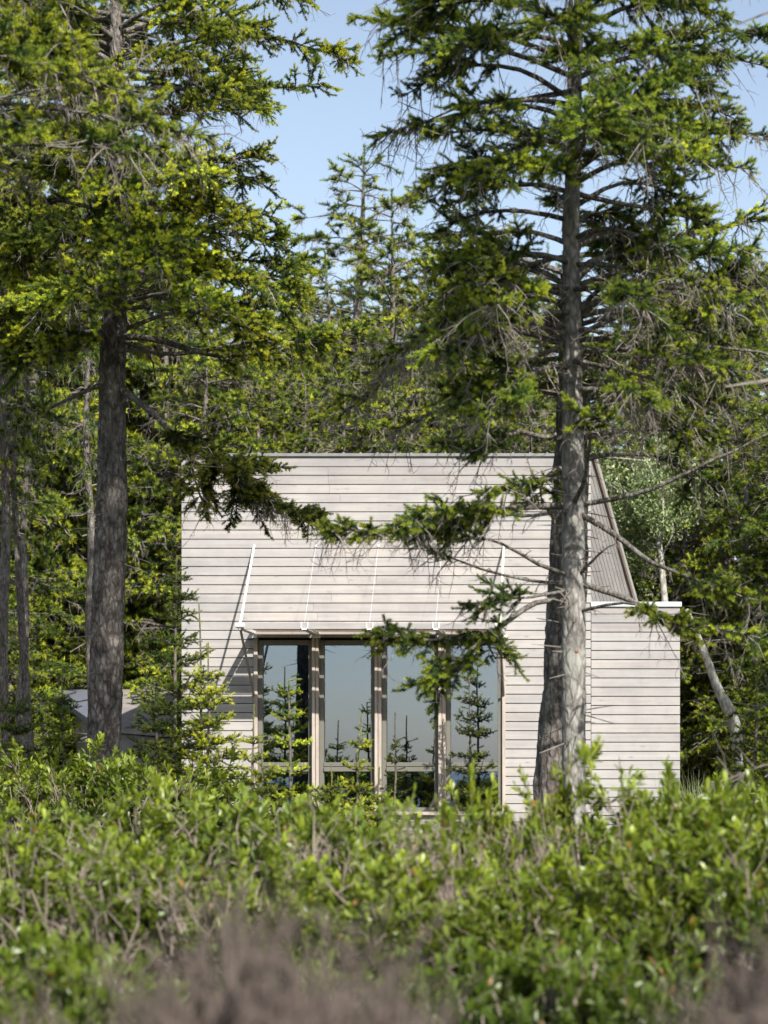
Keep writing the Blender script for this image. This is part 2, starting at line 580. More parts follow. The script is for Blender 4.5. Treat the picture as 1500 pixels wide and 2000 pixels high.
def build_house():
    rng = np.random.default_rng(11)
    h = thing('house', 'flat roofed house clad in weathered grey horizontal cedar boards with four tall windows', 'house', (0, 0, 0))
    X0, X1, X2 = hx(355), hx(1154), hx(1328)
    zt, zw = hz(912), hz(1200)
    pitch = 17.8 / KH
    lines = [zt]
    while lines[-1] > 0.0:
        lines.append(lines[-1] - pitch)
    wx0, wx1, wz0, wz1 = hx(497), hx(987), hz(1586), hz(1243)
    mb = MB()
    top = hz(893)
    mb.box(X0, X1, HY - 0.032, HY, zt + 0.002, top, (0.80, 0.80, 0.81), bev=0.003)
    board_rows(mb, rng, X0, X1, lines, HY, [(wx0, wx1, wz0, wz1)])
    # the wing shares the plane of the front wall
    mb.build('wall', M['siding'], h)
    wb = MB()
    wl_ = [zw]
    while wl_[-1] > 0.0:
        wl_.append(wl_[-1] - 17.9 / KH)
    wb.box(X1 + 0.004, X2, HY - 0.03, HY, zw + 0.004, hz(1186), (0.86, 0.84, 0.84), bev=0.003)
    board_rows(wb, rng, X1 + 0.004, X2, wl_, HY)
    # right end of the wing, boards returning back
    for i, (za, zb) in enumerate(zip(wl_[:-1], wl_[1:])):
        wb.box(X2 - 0.021, X2, HY + 0.002, HY + 5.0, zb + 0.01, za, (0.9, 0.9, 0.9), bev=0.003)
    wb.build('wing_wall', M['siding'], h)
    # dark backing seen through the joints between boards
    bk = MB()
    by0, by1 = HY + 0.003, HY + 0.10
    bk.box(X0 + 0.01, wx0, by0, by1, -0.1, top - 0.01)
    bk.box(wx1, X1, by0, by1, -0.1, top - 0.01)
    bk.box(wx0 + 0.001, wx1 - 0.001, by0, by1, wz1, top - 0.012)
    bk.box(wx0 + 0.001, wx1 - 0.001, by0, by1, -0.1, wz0)
    bk.box(X1 + 0.002, X2 - 0.03, by0, by1, -0.1, hz(1188))
    bk.build('wall_backing', M['dark'], h)
    # left return wall and back of the main volume
    lw = MB()
    for za, zb in zip([top] + lines[:-1], lines):
        lw.box(X0, X0 + 0.021, HY + 0.002, HY + 6.5, zb + 0.01, za, (0.9, 0.9, 0.9), bev=0.003)
    lw.box(X0 + 0.03, X0 + 0.1, HY + 0.11, HY + 6.5, -0.1, top - 0.02, (0.3, 0.3, 0.3))
    lw.build('side_wall', M['siding'], h)
    rf = MB()
    rf.box(X0 + 0.02, X1 - 0.1, HY + 0.04, HY + 6.5, top - 0.10, top - 0.004)
    rf.build('roof', M['flash'], h)
    fl = MB()
    fl.box(X0 - 0.03, X1 + 0.0, HY - 0.060, HY + 0.03, top + 0.002, hz(886.5), bev=0.004)
    for k in range(24):                      # small standing clips on the edge
        x = X0 + 0.12 + k * 0.215
        fl.box(x - 0.012, x + 0.012, HY - 0.03, HY + 0.02, hz(886.5) + 0.001, hz(886.5) + 0.018)
    fl.build('roof_flashing', M['flash'], h)
    cp = MB()
    cp.box(X1 + 0.001, X2 + 0.02, HY - 0.055, HY + 0.12, hz(1186) + 0.003, hz(1176), bev=0.004)
    cp.build('wing_coping', M['coping'], h)
    wr = MB()
    wr.box(X1 + 0.02, X2 - 0.025, HY + 0.125, HY + 5.0, hz(1190), hz(1182))
    wr.build('wing_roof', M['flash'], h)
    # slanted board-clad plane right of the main volume, over the wing
    A = np.array([hx(1150), HY + 0.05, hz(890)])
    B = np.array([hx(1150), HY + 0.05, hz(1178)])
    Yc = HY + 1.6
    C = at(1232, 1178, Yc)
    ex = C - B
    n = np.cross(ex, A - B); n /= np.linalg.norm(n)
    if n[1] > 0: n = -n
    sl = MB()
    # boards run down to the right; clip each strip to the triangle A B C (u right, v up, both 0..1)
    Lx, Lz = np.linalg.norm(ex), A[2] - B[2]
    bw = 0.105
    dirv = np.array([0.62, -0.78])           # in metres (u, v)
    nrm = np.array([0.78, 0.62])

    def clip(poly, nn, dd):
        outp = []
        for i in range(len(poly)):
            p, q = poly[i], poly[(i + 1) % len(poly)]
            a, b = p @ nn - dd, q @ nn - dd
            if a >= 0: outp.append(p)
            if a * b < 0: outp.append(p + (q - p) * (a / (a - b)))
        return outp
    tri = [np.array([0, 0.0]), np.array([Lx, 0.0]), np.array([0, Lz])]
    k = 0.0
    while k < 4:
        poly = clip(clip(tri, nrm, k + 0.006), -nrm, -(k + bw - 0.006))
        if len(poly) >= 3:
            P = [B + ex / Lx * p[0] + (A - B) / Lz * p[1] for p in poly]
            nq = len(P)
            V = np.array(P + [p + n * 0.02 for p in P])
            t = rng.uniform(0.55, 0.72)
            F = [(nq, nq + i, nq + i + 1, nq + i + 1) for i in range(1, nq - 1)]
            F += [(i, (i + 1) % nq, nq + (i + 1) % nq, nq + i) for i in range(nq)]
            sl.add(V, F, (t, t * 0.98, t * 0.95))
        k += bw
    sl.build('roof_slope', M['siding'], h)
    bs = MB()
    bs.add(np.array([A, B, C, A - n * 0.08, B - n * 0.08, C - n * 0.08]), [(0, 1, 2, 2), (3, 5, 4, 4), (0, 3, 4, 1), (1, 4, 5, 2), (2, 5, 3, 0)])
    bs.build('slope_backing', M['dark'], h)
    rk = MB()
    for off, w, c in ((0.055, 0.03, (0.42, 0.33, 0.28)), (0.125, 0.045, (0.85, 0.85, 0.82))):
        s = unit(ex)
        P0, P1 = A + s * off - n * 0.05, C + s * off - n * 0.05
        d = unit(P1 - P0)
        u = np.cross(d, n)
        V = [p + u * (w * a) + n * b for p in (P0, P1) for (a, b) in ((-1, 0), (1, 0), (1, 0.10), (-1, 0.10))]
        rk.add(np.array(V), [(0, 1, 2, 3), (7, 6, 5, 4), (0, 4, 5, 1), (1, 5, 6, 2), (2, 6, 7, 3), (3, 7, 4, 0)], c)
    rk.build('rake_trim', M['siding'], h)
    # ---- windows
    yg = HY + 0.055                       # glass plane
    bays = [(504, 611), (624, 733), (746, 857), (871, 981)]
    zt_, zm0, zm1, zb_ = hz(1250), hz(1507), hz(1489), hz(1585)
    for (a, b) in bays:
        xa, xb = hx(a) + 0.002, hx(b) - 0.002
        fr = MB()
        f = 0.055
        fr.box(xa, xa + f, yg - 0.06, yg + 0.05, zb_, zt_, bev=0.004)
        fr.box(xb - f, xb, yg - 0.06, yg + 0.05, zb_, zt_, bev=0.004)
        fr.box(xa + f, xb - f, yg - 0.06, yg + 0.05, zt_ - 0.065, zt_, bev=0.004)
        fr.box(xa + f, xb - f, yg - 0.06, yg + 0.05, zb_, zb_ + 0.05, bev=0.004)
        w = fr.build('window', M['frame'], h)
        tr = MB()
        tr.box(xa + f, xb - f, yg - 0.075, yg + 0.05, (zm0 + zm1) / 2 + 0.006, zm1, (1, 1, 1), bev=0.004)
        tr.box(xa + f, xb - f, yg - 0.085, yg + 0.05, zm0, (zm0 + zm1) / 2, (1, 1, 1), bev=0.004)
        tr.build('transom', M['frame'], w)
        # inner sash round the glass
        for (z0, z1) in ((zm1, zt_ - 0.065), (zb_ + 0.05, zm0)):
            g = MB()
            g.box(xa + f, xb - f, yg, yg + 0.012, z0, z1)
            g.build('pane', M['glass'], w)
    for (a, b, pr) in ((496.5, 504, 0.05), (611, 624, 0.10), (733, 746, 0.10), (857, 871, 0.10), (981, 987.5, 0.05)):
        p = MB()
        if pr > 0.06:
            m_ = (a + b) / 2
            p.box(hx(a), hx(m_) - 0.003, HY - pr, HY + 0.1, zb_, hz(1246), bev=0.004)
            p.box(hx(m_) + 0.003, hx(b), HY - pr + 0.006, HY + 0.1, zb_, hz(1246), (0.93, 0.93, 0.93), bev=0.004)
            p.box(hx(m_) - 0.0029, hx(m_) + 0.0029, HY - pr + 0.03, HY + 0.09, zb_ + 0.01, hz(1247), (0.4, 0.4, 0.4))
        else:
            p.box(hx(a), hx(b), HY - pr, HY + 0.1, zb_, hz(1246), bev=0.004)
        p.build('post', M['post'], h)
    hd = MB()
    hd.box(hx(490), hx(993), HY - 0.13, HY + 0.1, hz(1246) + 0.002, hz(1241), (0.9, 0.9, 0.9), bev=0.003)
    hd.build('window_head', M['post'], h)
    si = MB()
    si.box(hx(494), hx(990), HY - 0.09, HY + 0.1, hz(1592), zb_ - 0.002, bev=0.004)
    si.build('window_sill', M['post'], h)
    # room behind the glass
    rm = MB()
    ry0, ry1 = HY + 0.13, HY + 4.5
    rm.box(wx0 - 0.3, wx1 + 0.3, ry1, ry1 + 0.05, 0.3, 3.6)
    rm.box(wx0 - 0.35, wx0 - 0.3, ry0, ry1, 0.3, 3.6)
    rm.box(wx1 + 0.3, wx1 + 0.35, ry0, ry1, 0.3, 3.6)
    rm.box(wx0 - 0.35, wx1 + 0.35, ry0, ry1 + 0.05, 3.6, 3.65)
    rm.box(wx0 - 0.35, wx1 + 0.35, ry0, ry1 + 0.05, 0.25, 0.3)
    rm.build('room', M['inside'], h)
    # ---- awning
    dep = 1.12
    yf = HY - dep
    aw = MB()
    ax0, ax1 = hx(493), hx(987)
    za = hz(1241) + 0.012
    aw.box(ax0, ax1, yf, yf + 0.03, za - 0.005, za + 0.075, (0.9, 0.9, 0.9), bev=0.004)
    aw.box(ax0, ax1, HY - 0.04, HY - 0.024, za, za + 0.06, (0.8, 0.8, 0.8))
    a = aw.build('awning', M['siding'], h)
    arms = [497, 617.5, 739.5, 864, 984]
    for i, px in enumerate(arms):
        m_ = MB()
        x = hx(px)
        w = 0.02 if i in (0, 4) else 0.045
        m_.box(x - w, x - w + 0.014, yf - 0.012, HY - 0.045, za + 0.004, za + 0.085, bev=0.003)
        m_.box(x + w - 0.014, x + w, yf - 0.012, HY - 0.045, za + 0.004, za + 0.085, bev=0.003)
        m_.box(x - w + 0.0141, x + w - 0.0141, yf - 0.02, HY - 0.045, za - 0.014, za + 0.003, bev=0.003)
        m_.box(x - w - 0.03, x + w + 0.03, HY - 0.135, HY - 0.131, hz(1247), hz(1241.5))
        m_.build('arm', M['white'], a)
        rr = 0.014 if i in (0, 4) else 0.0018
        r = MB()
        r.tube([(x, yf + 0.02, za + 0.07), (x, HY - 0.03, hz(1066))], [rr, rr], 10)
        r.box(x - 0.014, x + 0.014, HY - 0.034, HY - 0.0255, hz(1069), hz(1064), bev=0.003)
        r.build('rod', M['white'] if i in (0, 4) else M['coping'], a, smooth=False)
        if i in (0, 4):
            s = MB()
            s.tube([(x, yf + 0.03, za + 0.0), (x, HY - 0.03, hz(1360))], [0.016, 0.016], 10)
            s.box(x - 0.025, x + 0.025, HY - 0.036, HY - 0.0255, hz(1368), hz(1354), bev=0.003)
            s.build('strut', M['strut'], a)
            k = MB()
            k.tube([(x - 0.05, yf - 0.005, za + 0.04), (x + 0.05, yf - 0.005, za + 0.04)], [0.03, 0.03], 12)
            k.build('bracket', M['white'], a)
    for x0, x1 in zip(arms[:-1], arms[1:]):
        lv = MB()
        xa, xb = hx(x0) + 0.05, hx(x1) - 0.05
        n = 4
        st = (dep - 0.10) / n
        for j in range(n):
            y0 = yf + 0.04 + j * st
            for q in range(5):            # narrow slats laid close in groups
                ww = (st - 0.045) / 5
                lv.box(xa, xb, y0 + q * ww + 0.009, y0 + (q + 1) * ww - 0.009, za + 0.03 + (q % 2) * 0.004, za + 0.055,
                       tuple(np.array([1, 1, 1]) * rng.uniform(0.8, 1.1)))
        lv.build('louver', M['cedar'], a)
    return h


def build_shed():
    s = thing('shed', 'low shed with a slate grey roof half hidden behind the thick left trunk', 'shed', (0, 0, 0))
    Y0, Y1 = 31.0, 35.0
    A = at(92, 1347, Y1); B = at(335, 1347, Y1)
    Cc = at(345, 1432, Y0); D = at(196, 1420, Y0); E = at(128, 1372, 33.0)
    t = np.array([0, 0, -0.08])
    mid = at(200, 1347, Y1)
    r1 = MB()
    P = [A, mid, D, E]
    r1.add(np.array(P + [p + t for p in P]), [(0, 3, 2, 1), (4, 5, 6, 7), (0, 4, 7, 3), (3, 7, 6, 2), (2, 6, 5, 1), (1, 5, 4, 0)])
    r1.build('slate_panel', M['roof_dark'], s)
    r2 = MB()
    n = 5
    o = np.array([0.01, 0, 0.004])
    for i in range(n):
        f0, f1 = i / n, (i + 1) / n - 0.02
        T0 = mid + (D - mid) * f0 + o; T1 = mid + (D - mid) * f1 + o
        U0 = B + (Cc - B) * f0 + o; U1 = B + (Cc - B) * f1 + o
        P = [T0, U0, U1, T1]
        r2.add(np.array(P + [p + t for p in P]), [(0, 3, 2, 1), (4, 5, 6, 7), (0, 4, 7, 3), (3, 7, 6, 2), (2, 6, 5, 1), (1, 5, 4, 0)],
               np.array([1, 1, 1]) * (0.9 + 0.05 * (i % 3)))
    r2.build('board_panel', M['roof_grey'], s)
    w = MB()
    for P, Q in ((E, D), (D, Cc)):
        a, b = P + t * 1.05, Q + t * 1.05
        th = np.array([0, 0.08, 0])
        a = a + np.array([0.12, 0.15, 0]); b = b + np.array([-0.02, 0.15, 0])
        V = [a, b, np.array([b[0], b[1], -0.1]), np.array([a[0], a[1], -0.1])]
        w.add(np.array(V + [v + th for v in V]), [(0, 3, 2, 1), (4, 5, 6, 7), (0, 1, 5, 4), (1, 2, 6, 5), (3, 0, 4, 7)])
    w.build('wall', M['roof_grey'], s)
    return s


# ------------------------------------------------------------------ spruce growth
PAL = dict(old_shade=np.array([0.036, 0.068, 0.024]), mid=np.array([0.14, 0.21, 0.034]), new=np.array([0.50, 0.53, 0.045]))


class Tree:
    def __init__(self, seed, ds=0.065, tspace=0.05, pal=PAL, yellow=0.5):
        self.rng = np.random.default_rng(seed)
        self.wood = MB()
        self.limbs = MB()
        self.S0, self.S1, self.SC = [], [], []          # needled segments
        self.T0, self.T1, self.R0, self.R1 = [], [], [], []   # live twigs
        self.D0, self.D1, self.DR0, self.DR1 = [], [], [], []  # dead twigs
        self.ds, self.tspace, self.pal, self.yellow = ds * 0.6, tspace * 0.8, pal, yellow

    def needle_segs(self, a, b, c):
        self.S0.append(a); self.S1.append(b); self.SC.append(c)

    def dead(self, a, b, r0, r1):
        self.D0.append(a); self.D1.append(b)
        self.DR0.append(np.broadcast_to(r0, len(a)).astype(float)); self.DR1.append(np.broadcast_to(r1, len(a)).astype(float))

    def live(self, a, b, r0, r1):
        self.T0.append(a); self.T1.append(b)
        self.R0.append(np.broadcast_to(r0, len(a)).astype(float)); self.R1.append(np.broadcast_to(r1, len(a)).astype(float))

    def limb(self, pts, r0, fs=0.3, W=0.5, droop=0.35, dead=0.5, wig=0.03, sides=6, dens=1.0, bright=1.0, up=0.0, deadW=None):  # bright scales needle colour
        """one limb along pts: wood, needled side twigs from fraction fs on, bare twigs before it"""
        rng = self.rng
        P = np.asarray(pts, float)
        # resample smoothly
        seg = np.linalg.norm(np.diff(P, axis=0), axis=1)
        u = np.concatenate([[0], np.cumsum(seg)])
        L = u[-1]
        n = max(7, int(L / 0.12))
        tt = np.linspace(0, L, n)
        Q = catmull(P, u, tt)
        wv = rng.normal(size=(n, 3)) * wig * np.sqrt(tt / L)[:, None]
        wv = np.cumsum(wv, 0) * 0.35
        Q = Q + wv * np.array([1, 1, 0.8])
        fr = tt / L
        rad = r0 * (1 - fr) ** 0.8 + 0.0035
        self.limbs.tube(Q, rad, sides, cap=False)
        T = unit(np.gradient(Q, axis=0))

        def sample(s):
            x = s * (n - 1)
            i = np.clip(x.astype(int), 0, n - 2)
            f = (x - i)[:, None]
            return Q[i] * (1 - f) + Q[i + 1] * f, unit(T[i] * (1 - f) + T[i + 1] * f)
        upv = np.array([0, 0, 1.0])
        # ---- needled side twigs
        if fs < 0.98:
            ns = max(3, int(L * (1 - fs) / (self.ds / dens)))
            s = fs + (1 - fs) * (np.arange(ns) + rng.random(ns)) / ns
            p, t = sample(s)
            side = np.where(np.arange(ns) % 2 == 0, 1.0, -1.0)[:, None]
            S = unit(np.cross(t, upv)) * side
            U = np.cross(S * side, t)
            th = rng.uniform(0.55, 1.25, ns)[:, None]
            d = unit(t * np.cos(th) + S * np.sin(th) + U * rng.normal(0.10 + up, 0.42, ns)[:, None])
            rel = (s - fs) / (1 - fs)
            # foliage comes in clumps along the limb
            clump = 0.56 + 0.44 * np.sin(s * L * rng.uniform(5, 9) + rng.uniform(0, 6))
            shape = np.minimum(1.0, 0.28 + 2.0 * (1 - rel)) * np.minimum(1, 0.45 + rel * 2.2) * clump
            l = (1.15 * W * shape * rng.uniform(0.5, 1.2, ns))[:, None]
            m1 = p + d * l * 0.55
            d2 = unit(d + np.array([0, 0, -1.0]) * droop * rng.uniform(0.2, 1.3, ns)[:, None] + rng.normal(size=(ns, 3)) * 0.12)
            m2 = m1 + d2 * l * 0.45
            self.live(p, m1, 0.006, 0.0035); self.live(m1, m2, 0.0035, 0.0015)
            br = bright * rng.uniform(0.75, 1.25) * rng.uniform(0.8, 1.2, ns)[:, None]
            yel = np.clip(rng.normal(self.yellow + rng.normal(0, 0.22), 0.25, ns), 0, 1)[:, None]
            cold = self.pal['old_shade'] * br
            cmid = (self.pal['old_shade'] * 0.45 + self.pal['mid'] * 0.55) * br
            cnew = (self.pal['mid'] * (1 - yel) + self.pal['new'] * yel) * br
            self.needle_segs(p + (m1 - p) * 0.25, m1, cold)
            self.needle_segs(m1, m2, cmid)
            tip = m2 + unit(d2 + np.array([0, 0, 0.35])) * 0.07
            self.needle_segs(m2, tip, cnew)
            # tertiary shoots
            cnt = np.maximum(2, (l[:, 0] / self.tspace * dens).astype(int))
            ix = np.repeat(np.arange(ns), cnt)
            k = len(ix)
            tq = rng.uniform(0.12, 0.98, k)[:, None]
            base = np.where(tq < 0.55, p[ix] + (m1 - p)[ix] * (tq / 0.55), m1[ix] + (m2 - m1)[ix] * ((tq - 0.55) / 0.45))
            dd = np.where(tq < 0.55, d[ix], d2[ix])
            sd = rng.choice([-1.0, 1.0], k)[:, None]
            S2 = unit(np.cross(dd, upv)) * sd
            th = rng.uniform(0.5, 1.1, k)[:, None]
            dv = unit(dd * np.cos(th) + S2 * np.sin(th) + upv * rng.normal(0.10 + up, 0.45, k)[:, None])
            ll = (0.05 + 0.42 * l[ix, 0] * (1 - tq[:, 0]) * rng.uniform(0.4, 1.1, k))[:, None]
            e1 = base + dv * ll * 0.55
            e2 = e1 + unit(dv + np.array([0, 0, -0.35 * droop]) + 0.15 * rng.normal(size=(k, 3))) * ll * 0.45
            self.needle_segs(base, e1, cold[ix] * 0.5 + cmid[ix] * 0.5)
            self.needle_segs(e1, e2, cnew[ix])
            # hanging bare twiglets under the needled part
            if dead > 0:
                kd = int(ns * dead)
                if kd:
                    sj = rng.integers(0, ns, kd)
                    f = rng.uniform(0, 0.8, kd)[:, None]
                    b = p[sj] + (m1 - p)[sj] * f
                    dn = unit(d[sj] * 0.6 + np.array([0, 0, -1.0]) * rng.uniform(0.2, 1.2, kd)[:, None] + 0.4 * rng.normal(size=(kd, 3)))
                    self.dead_spray(b, dn, rng.uniform(0.12, 0.35, kd)[:, None])
        # ---- bare inner part
        if dead > 0 and fs > 0.1:
            nb = int(L * fs / 0.09 * dead)
            if nb:
                s = rng.uniform(0.06, min(fs + 0.15, 1), nb)
                p, t = sample(s)
                side = rng.choice([-1.0, 1.0], nb)[:, None]
                S = unit(np.cross(t, upv)) * side
                th = rng.uniform(0.6, 1.2, nb)[:, None]
                d = unit(t * np.cos(th) + S * np.sin(th) + upv * rng.normal(-0.25, 0.35, nb)[:, None])
                self.dead_spray(p, d, (deadW or W) * rng.uniform(0.35, 1.0, nb)[:, None])
        return Q

    def dead_spray(self, p, d, l):
        rng = self.rng
        n = len(p)
        m = p + d * l * 0.5
        d2 = unit(d + np.array([0, 0, -0.35]) + 0.25 * rng.normal(size=(n, 3)))
        e = m + d2 * l * 0.5
        self.dead(p, m, 0.0045, 0.003); self.dead(m, e, 0.003, 0.0012)
        c = np.maximum(1, (l[:, 0] / 0.055).astype(int))
        ix = np.repeat(np.arange(n), c)
        k = len(ix)
        f = rng.uniform(0.15, 1, k)[:, None]
        b = np.where(f < 0.5, p[ix] + (m - p)[ix] * f * 2, m[ix] + (e - m)[ix] * (f - 0.5) * 2)
        dv = unit(d2[ix] * 0.9 + 0.75 * rng.normal(size=(k, 3)) + np.array([0, 0, -0.25]))
        ll = 0.03 + 0.32 * l[ix] * rng.uniform(0.3, 1, k)[:, None]
        mm = b + dv * ll * 0.5
        ee = mm + unit(dv + 0.4 * rng.normal(size=(k, 3))) * ll * 0.5
        self.dead(b, mm, 0.0022, 0.0016); self.dead(mm, ee, 0.0016, 0.0008)

    def finish(self, root, trunk_mat, ndens=380, nlen=0.019, nwid=0.0038, trunk_name='trunk', limb_mat=None, twig_r=1.0):
        w = self.wood.build(trunk_name, trunk_mat, root, smooth=True)
        if self.S0:
            V, F, C = needle_mesh(np.vstack(self.S0), np.vstack(self.S1), np.vstack(self.SC), ndens, nlen, nwid, self.rng)
            mesh_np('crown', V, F, M['needle'], root, C)
        if self.T0:
            V, F = twig_mesh(np.vstack(self.T0), np.vstack(self.T1), np.concatenate(self.R0) * twig_r, np.concatenate(self.R1) * twig_r)
            if self.limbs.n:
                V0 = np.vstack(self.limbs.V)
                F = np.vstack([np.vstack(self.limbs.F), F + len(V0)])
                V = np.vstack([V0, V])
            mesh_np('branches', V, F, limb_mat or M['limb'], root, smooth=True)  # main limbs and side twigs together in one mesh
        if self.D0:
            V, F = twig_mesh(np.vstack(self.D0), np.vstack(self.D1), np.concatenate(self.DR0) * twig_r, np.concatenate(self.DR1) * twig_r)
            mesh_np('dead_sprays', V, F, M['twig'], root)
        return root


def catmull(P, u, tt):
    """Catmull-Rom through P at parameters u"""
    if len(P) == 2:
        f = (tt / u[-1])[:, None]
        return P[0] * (1 - f) + P[1] * f
    m = np.gradient(P, u, axis=0)
    i = np.clip(np.searchsorted(u, tt, side='right') - 1, 0, len(P) - 2)
    h = (u[i + 1] - u[i])
    x = ((tt - u[i]) / h)[:, None]
    h = h[:, None]
    return ((2 * x ** 3 - 3 * x ** 2 + 1) * P[i] + (x ** 3 - 2 * x ** 2 + x) * h * m[i]
            + (-2 * x ** 3 + 3 * x ** 2) * P[i + 1] + (x ** 3 - x ** 2) * h * m[i + 1])


def bark_wob(amp, fz=1.0, seed=0):
    def f(V):
        ctr_x, ctr_y = None, None
        out = V.copy()
        for i, v in enumerate(V):
            p = Vector((v[0] * 16, v[1] * 16, v[2] * 5 * fz + seed))
            a = mnoise.noise(p) + 0.6 * mnoise.noise(p * 2.7) + 0.35 * mnoise.noise(p * 6.1)
            q = Vector((v[0] * 3, v[1] * 3, v[2] * 1.1 + seed))
            out[i, 0] += amp * a * f.nx[i] + amp * 0.9 * mnoise.noise(q)
            out[i, 1] += amp * a * f.ny[i]
        return out
    return f


def trunk(tree, pts, rad, sides=40, step=0.035, amp=0.008, flare=0.0, seed=0):
    P = np.asarray(pts, float)
    R = np.asarray(rad, float)
    seg = np.linalg.norm(np.diff(P, axis=0), axis=1)
    u = np.concatenate([[0], np.cumsum(seg)])
    n = max(6, int(u[-1] / step))
    tt = np.linspace(0, u[-1], n)
    Q = catmull(P, u, tt)
    r = np.interp(tt, u, R) + flare * np.exp(-tt / 0.25)
    V, F = tube_np(Q, r, sides)
    ctr = np.repeat(Q, sides, 0)
    nv = unit(V - ctr)
    f = bark_wob(amp, 1.0, seed)
    f.nx, f.ny = nv[:, 0], nv[:, 1]
    tree.wood.add(f(V), F)
    return Q, r


def axis_at(Q, py, Y):
    """trunk axis point at photo row py (Q nearly upright)"""
    z = EYE - (py - CY) * Y / FPX
    i = int(np.argmin(np.abs(Q[:, 2] - z)))
    return Q[i]


CR = np.random.default_rng(4)


def curve(a, b, sag, bend=0.0):
    """limb path from a to b, arched by sag metres in the middle"""
    ln = np.linalg.norm(b - a)
    m = (a + b) / 2 + np.array([0, bend, sag]) + CR.normal(0, 0.075, 3) * ln
    t = np.linspace(0, 1, 5)[:, None]
    return a * (1 - t) ** 2 + 2 * m * t * (1 - t) + b * t ** 2


# ------------------------------------------------------------------ the big trees in front of the house
def left_tree():
    Y = 21.0
    base = at(201, 1500, Y)
    root = thing('spruce_tree', 'large spruce with a thick dark trunk left of the house, limb drooping across the wall', 'tree', (0, 0, 0))
    t = Tree(21, ds=0.055, tspace=0.042, yellow=0.6)
    pts = [np.array([base[0] - 0.03, Y, -0.1]), base, at(207, 1300, Y), at(217, 1000, Y), at(221, 700, Y), at(226, 300, Y), at(228, 0, Y), at(230, -230, Y)]
    Q, r = trunk(t, pts, [0.19, 0.158, 0.152, 0.140, 0.120, 0.085, 0.055, 0.01], sides=72, step=0.02, amp=0.014, flare=0.05, seed=3)
    rng = t.rng

    def L(py, tx, ty, dY, sag=0.15, fs=0.3, W=0.5, r0=0.022, **k):
        a = axis_at(Q, py, Y)
        b = at(tx, ty, Y + dY)
        return t.limb(curve(a, b, sag), r0, fs, W, **k)
    # right side
    L(-120, 560, -90, -0.4); L(-60, 600, 8, -0.1, W=0.4)
    L(30, 500, 60, -0.6, W=0.5); L(120, 690, 112, 0.1, 0.25, 0.35, 0.50)
    L(170, 640, 165, -0.3, 0.2, 0.35, 0.42); L(60, 440, 20, -1.0); L(110, 400, 110, -1.3)
    L(230, 525, 215, -0.2, 0.1, 0.4, 0.45); L(260, 480, 200, -0.9, 0.15, 0.35, 0.5)
    L(300, 525, 300, 0.2, 0.15, 0.4, 0.42); L(350, 450, 340, -0.8, 0.1, 0.35, 0.45)
    L(360, 440, 370, 0.5, 0.1, 0.4, 0.45)
    L(400, 540, 425, -0.3, 0.2, 0.35, 0.5); L(430, 470, 440, -1.2, 0.15, 0.4, 0.5)
    L(450, 570, 480, 0.0, 0.2, 0.35, 0.55); L(520, 600, 530, 0.4, 0.2, 0.35, 0.55)
    L(540, 620, 575, -0.2, 0.3, 0.35, 0.55); L(560, 540, 560, -0.9, 0.25, 0.35, 0.5)
    L(600, 530, 640, -1.3, 0.35, 0.4, 0.45, bright=1.2); L(600, 450, 620, -1.6, 0.3, 0.45, 0.42, bright=1.5)  # sunlit pads painted with brighter needles
    t.limb([axis_at(Q, 655, Y), at(300, 662, Y - .3), at(430, 690, Y - .2), at(600, 655, Y), at(712, 642, Y + .1)], 0.035, 0.42, 0.5, droop=0.6)
    t.limb([axis_at(Q, 660, Y), at(330, 690, Y - .5), at(480, 665, Y - .6), at(640, 668, Y - .3)], 0.025, 0.5, 0.4, droop=0.6)
    L(650, 600, 600, 0.8, 0.2, 0.4, 0.5)
    # towards the viewer, needles brightened to paint sunlit pads
    for a in ((350, 330, 360, -1.7), (380, 250, 385, -1.8), (330, 410, 330, -1.4), (430, 340, 470, -1.9), (460, 300, 520, -2.0),
              (500, 360, 530, -1.7), (520, 240, 560, -2.1), (560, 150, 590, -1.9), (580, 80, 600, -1.5), (590, 200, 590, -2.0)):
        L(*a, sag=0.3, fs=0.42, W=0.45, bright=1.4)
    # left side
    for a in ((600, 20, 580, -0.6), (620, -30, 640, 0.0), (640, 60, 700, -0.8), (560, -60, 540, -0.2), (500, 0, 510, -0.7),
              (450, 40, 430, -0.9), (420, -50, 400, 0.1), (370, 20, 350, -0.8), (330, -20, 300, -0.2), (280, 60, 260, -0.8),
              (230, -10, 220, 0.0), (180, 60, 160, -0.7), (130, 20, 90, 0.0), (80, 90, 50, -0.8), (30, 60, 10, 0.2), (-40, 120, -60, -0.5),
              (480, 110, 450, -1.6), (300, 130, 300, -1.5), (200, 150, 180, -1.5), (660, 10, 720, 0.4), (650, 130, 700, 0.6)):
        L(*a, sag=0.2, fs=0.35, W=0.55, dens=1.15)
    # at the back
    for k in range(30):
        py = rng.uniform(-150, 600)
        L(py, 225 + rng.uniform(-260, 320), py + rng.uniform(-40, 60), rng.uniform(0.9, 1.9), 0.2, 0.35, 0.5, dens=0.8)
    # long drooping limb over the wall, crown's shade painted into its needles
    t.limb([axis_at(Q, 748, Y), at(290, 800, Y - .25), at(340, 850, Y - .5), at(420, 905, Y - .8), at(490, 965, Y - 1.0), at(560, 1000, Y - 1.1), at(640, 1032, Y - 1.2)],
           0.032, 0.34, 0.46, droop=0.9, dead=1.0, dens=1.8, bright=0.42)
    t.limb([at(335, 845, Y - .5), at(360, 880, Y - .7), at(390, 960, Y - 1.0), at(400, 1010, Y - 1.1)], 0.012, 0.2, 0.28, droop=0.7, dens=1.4, bright=0.5)
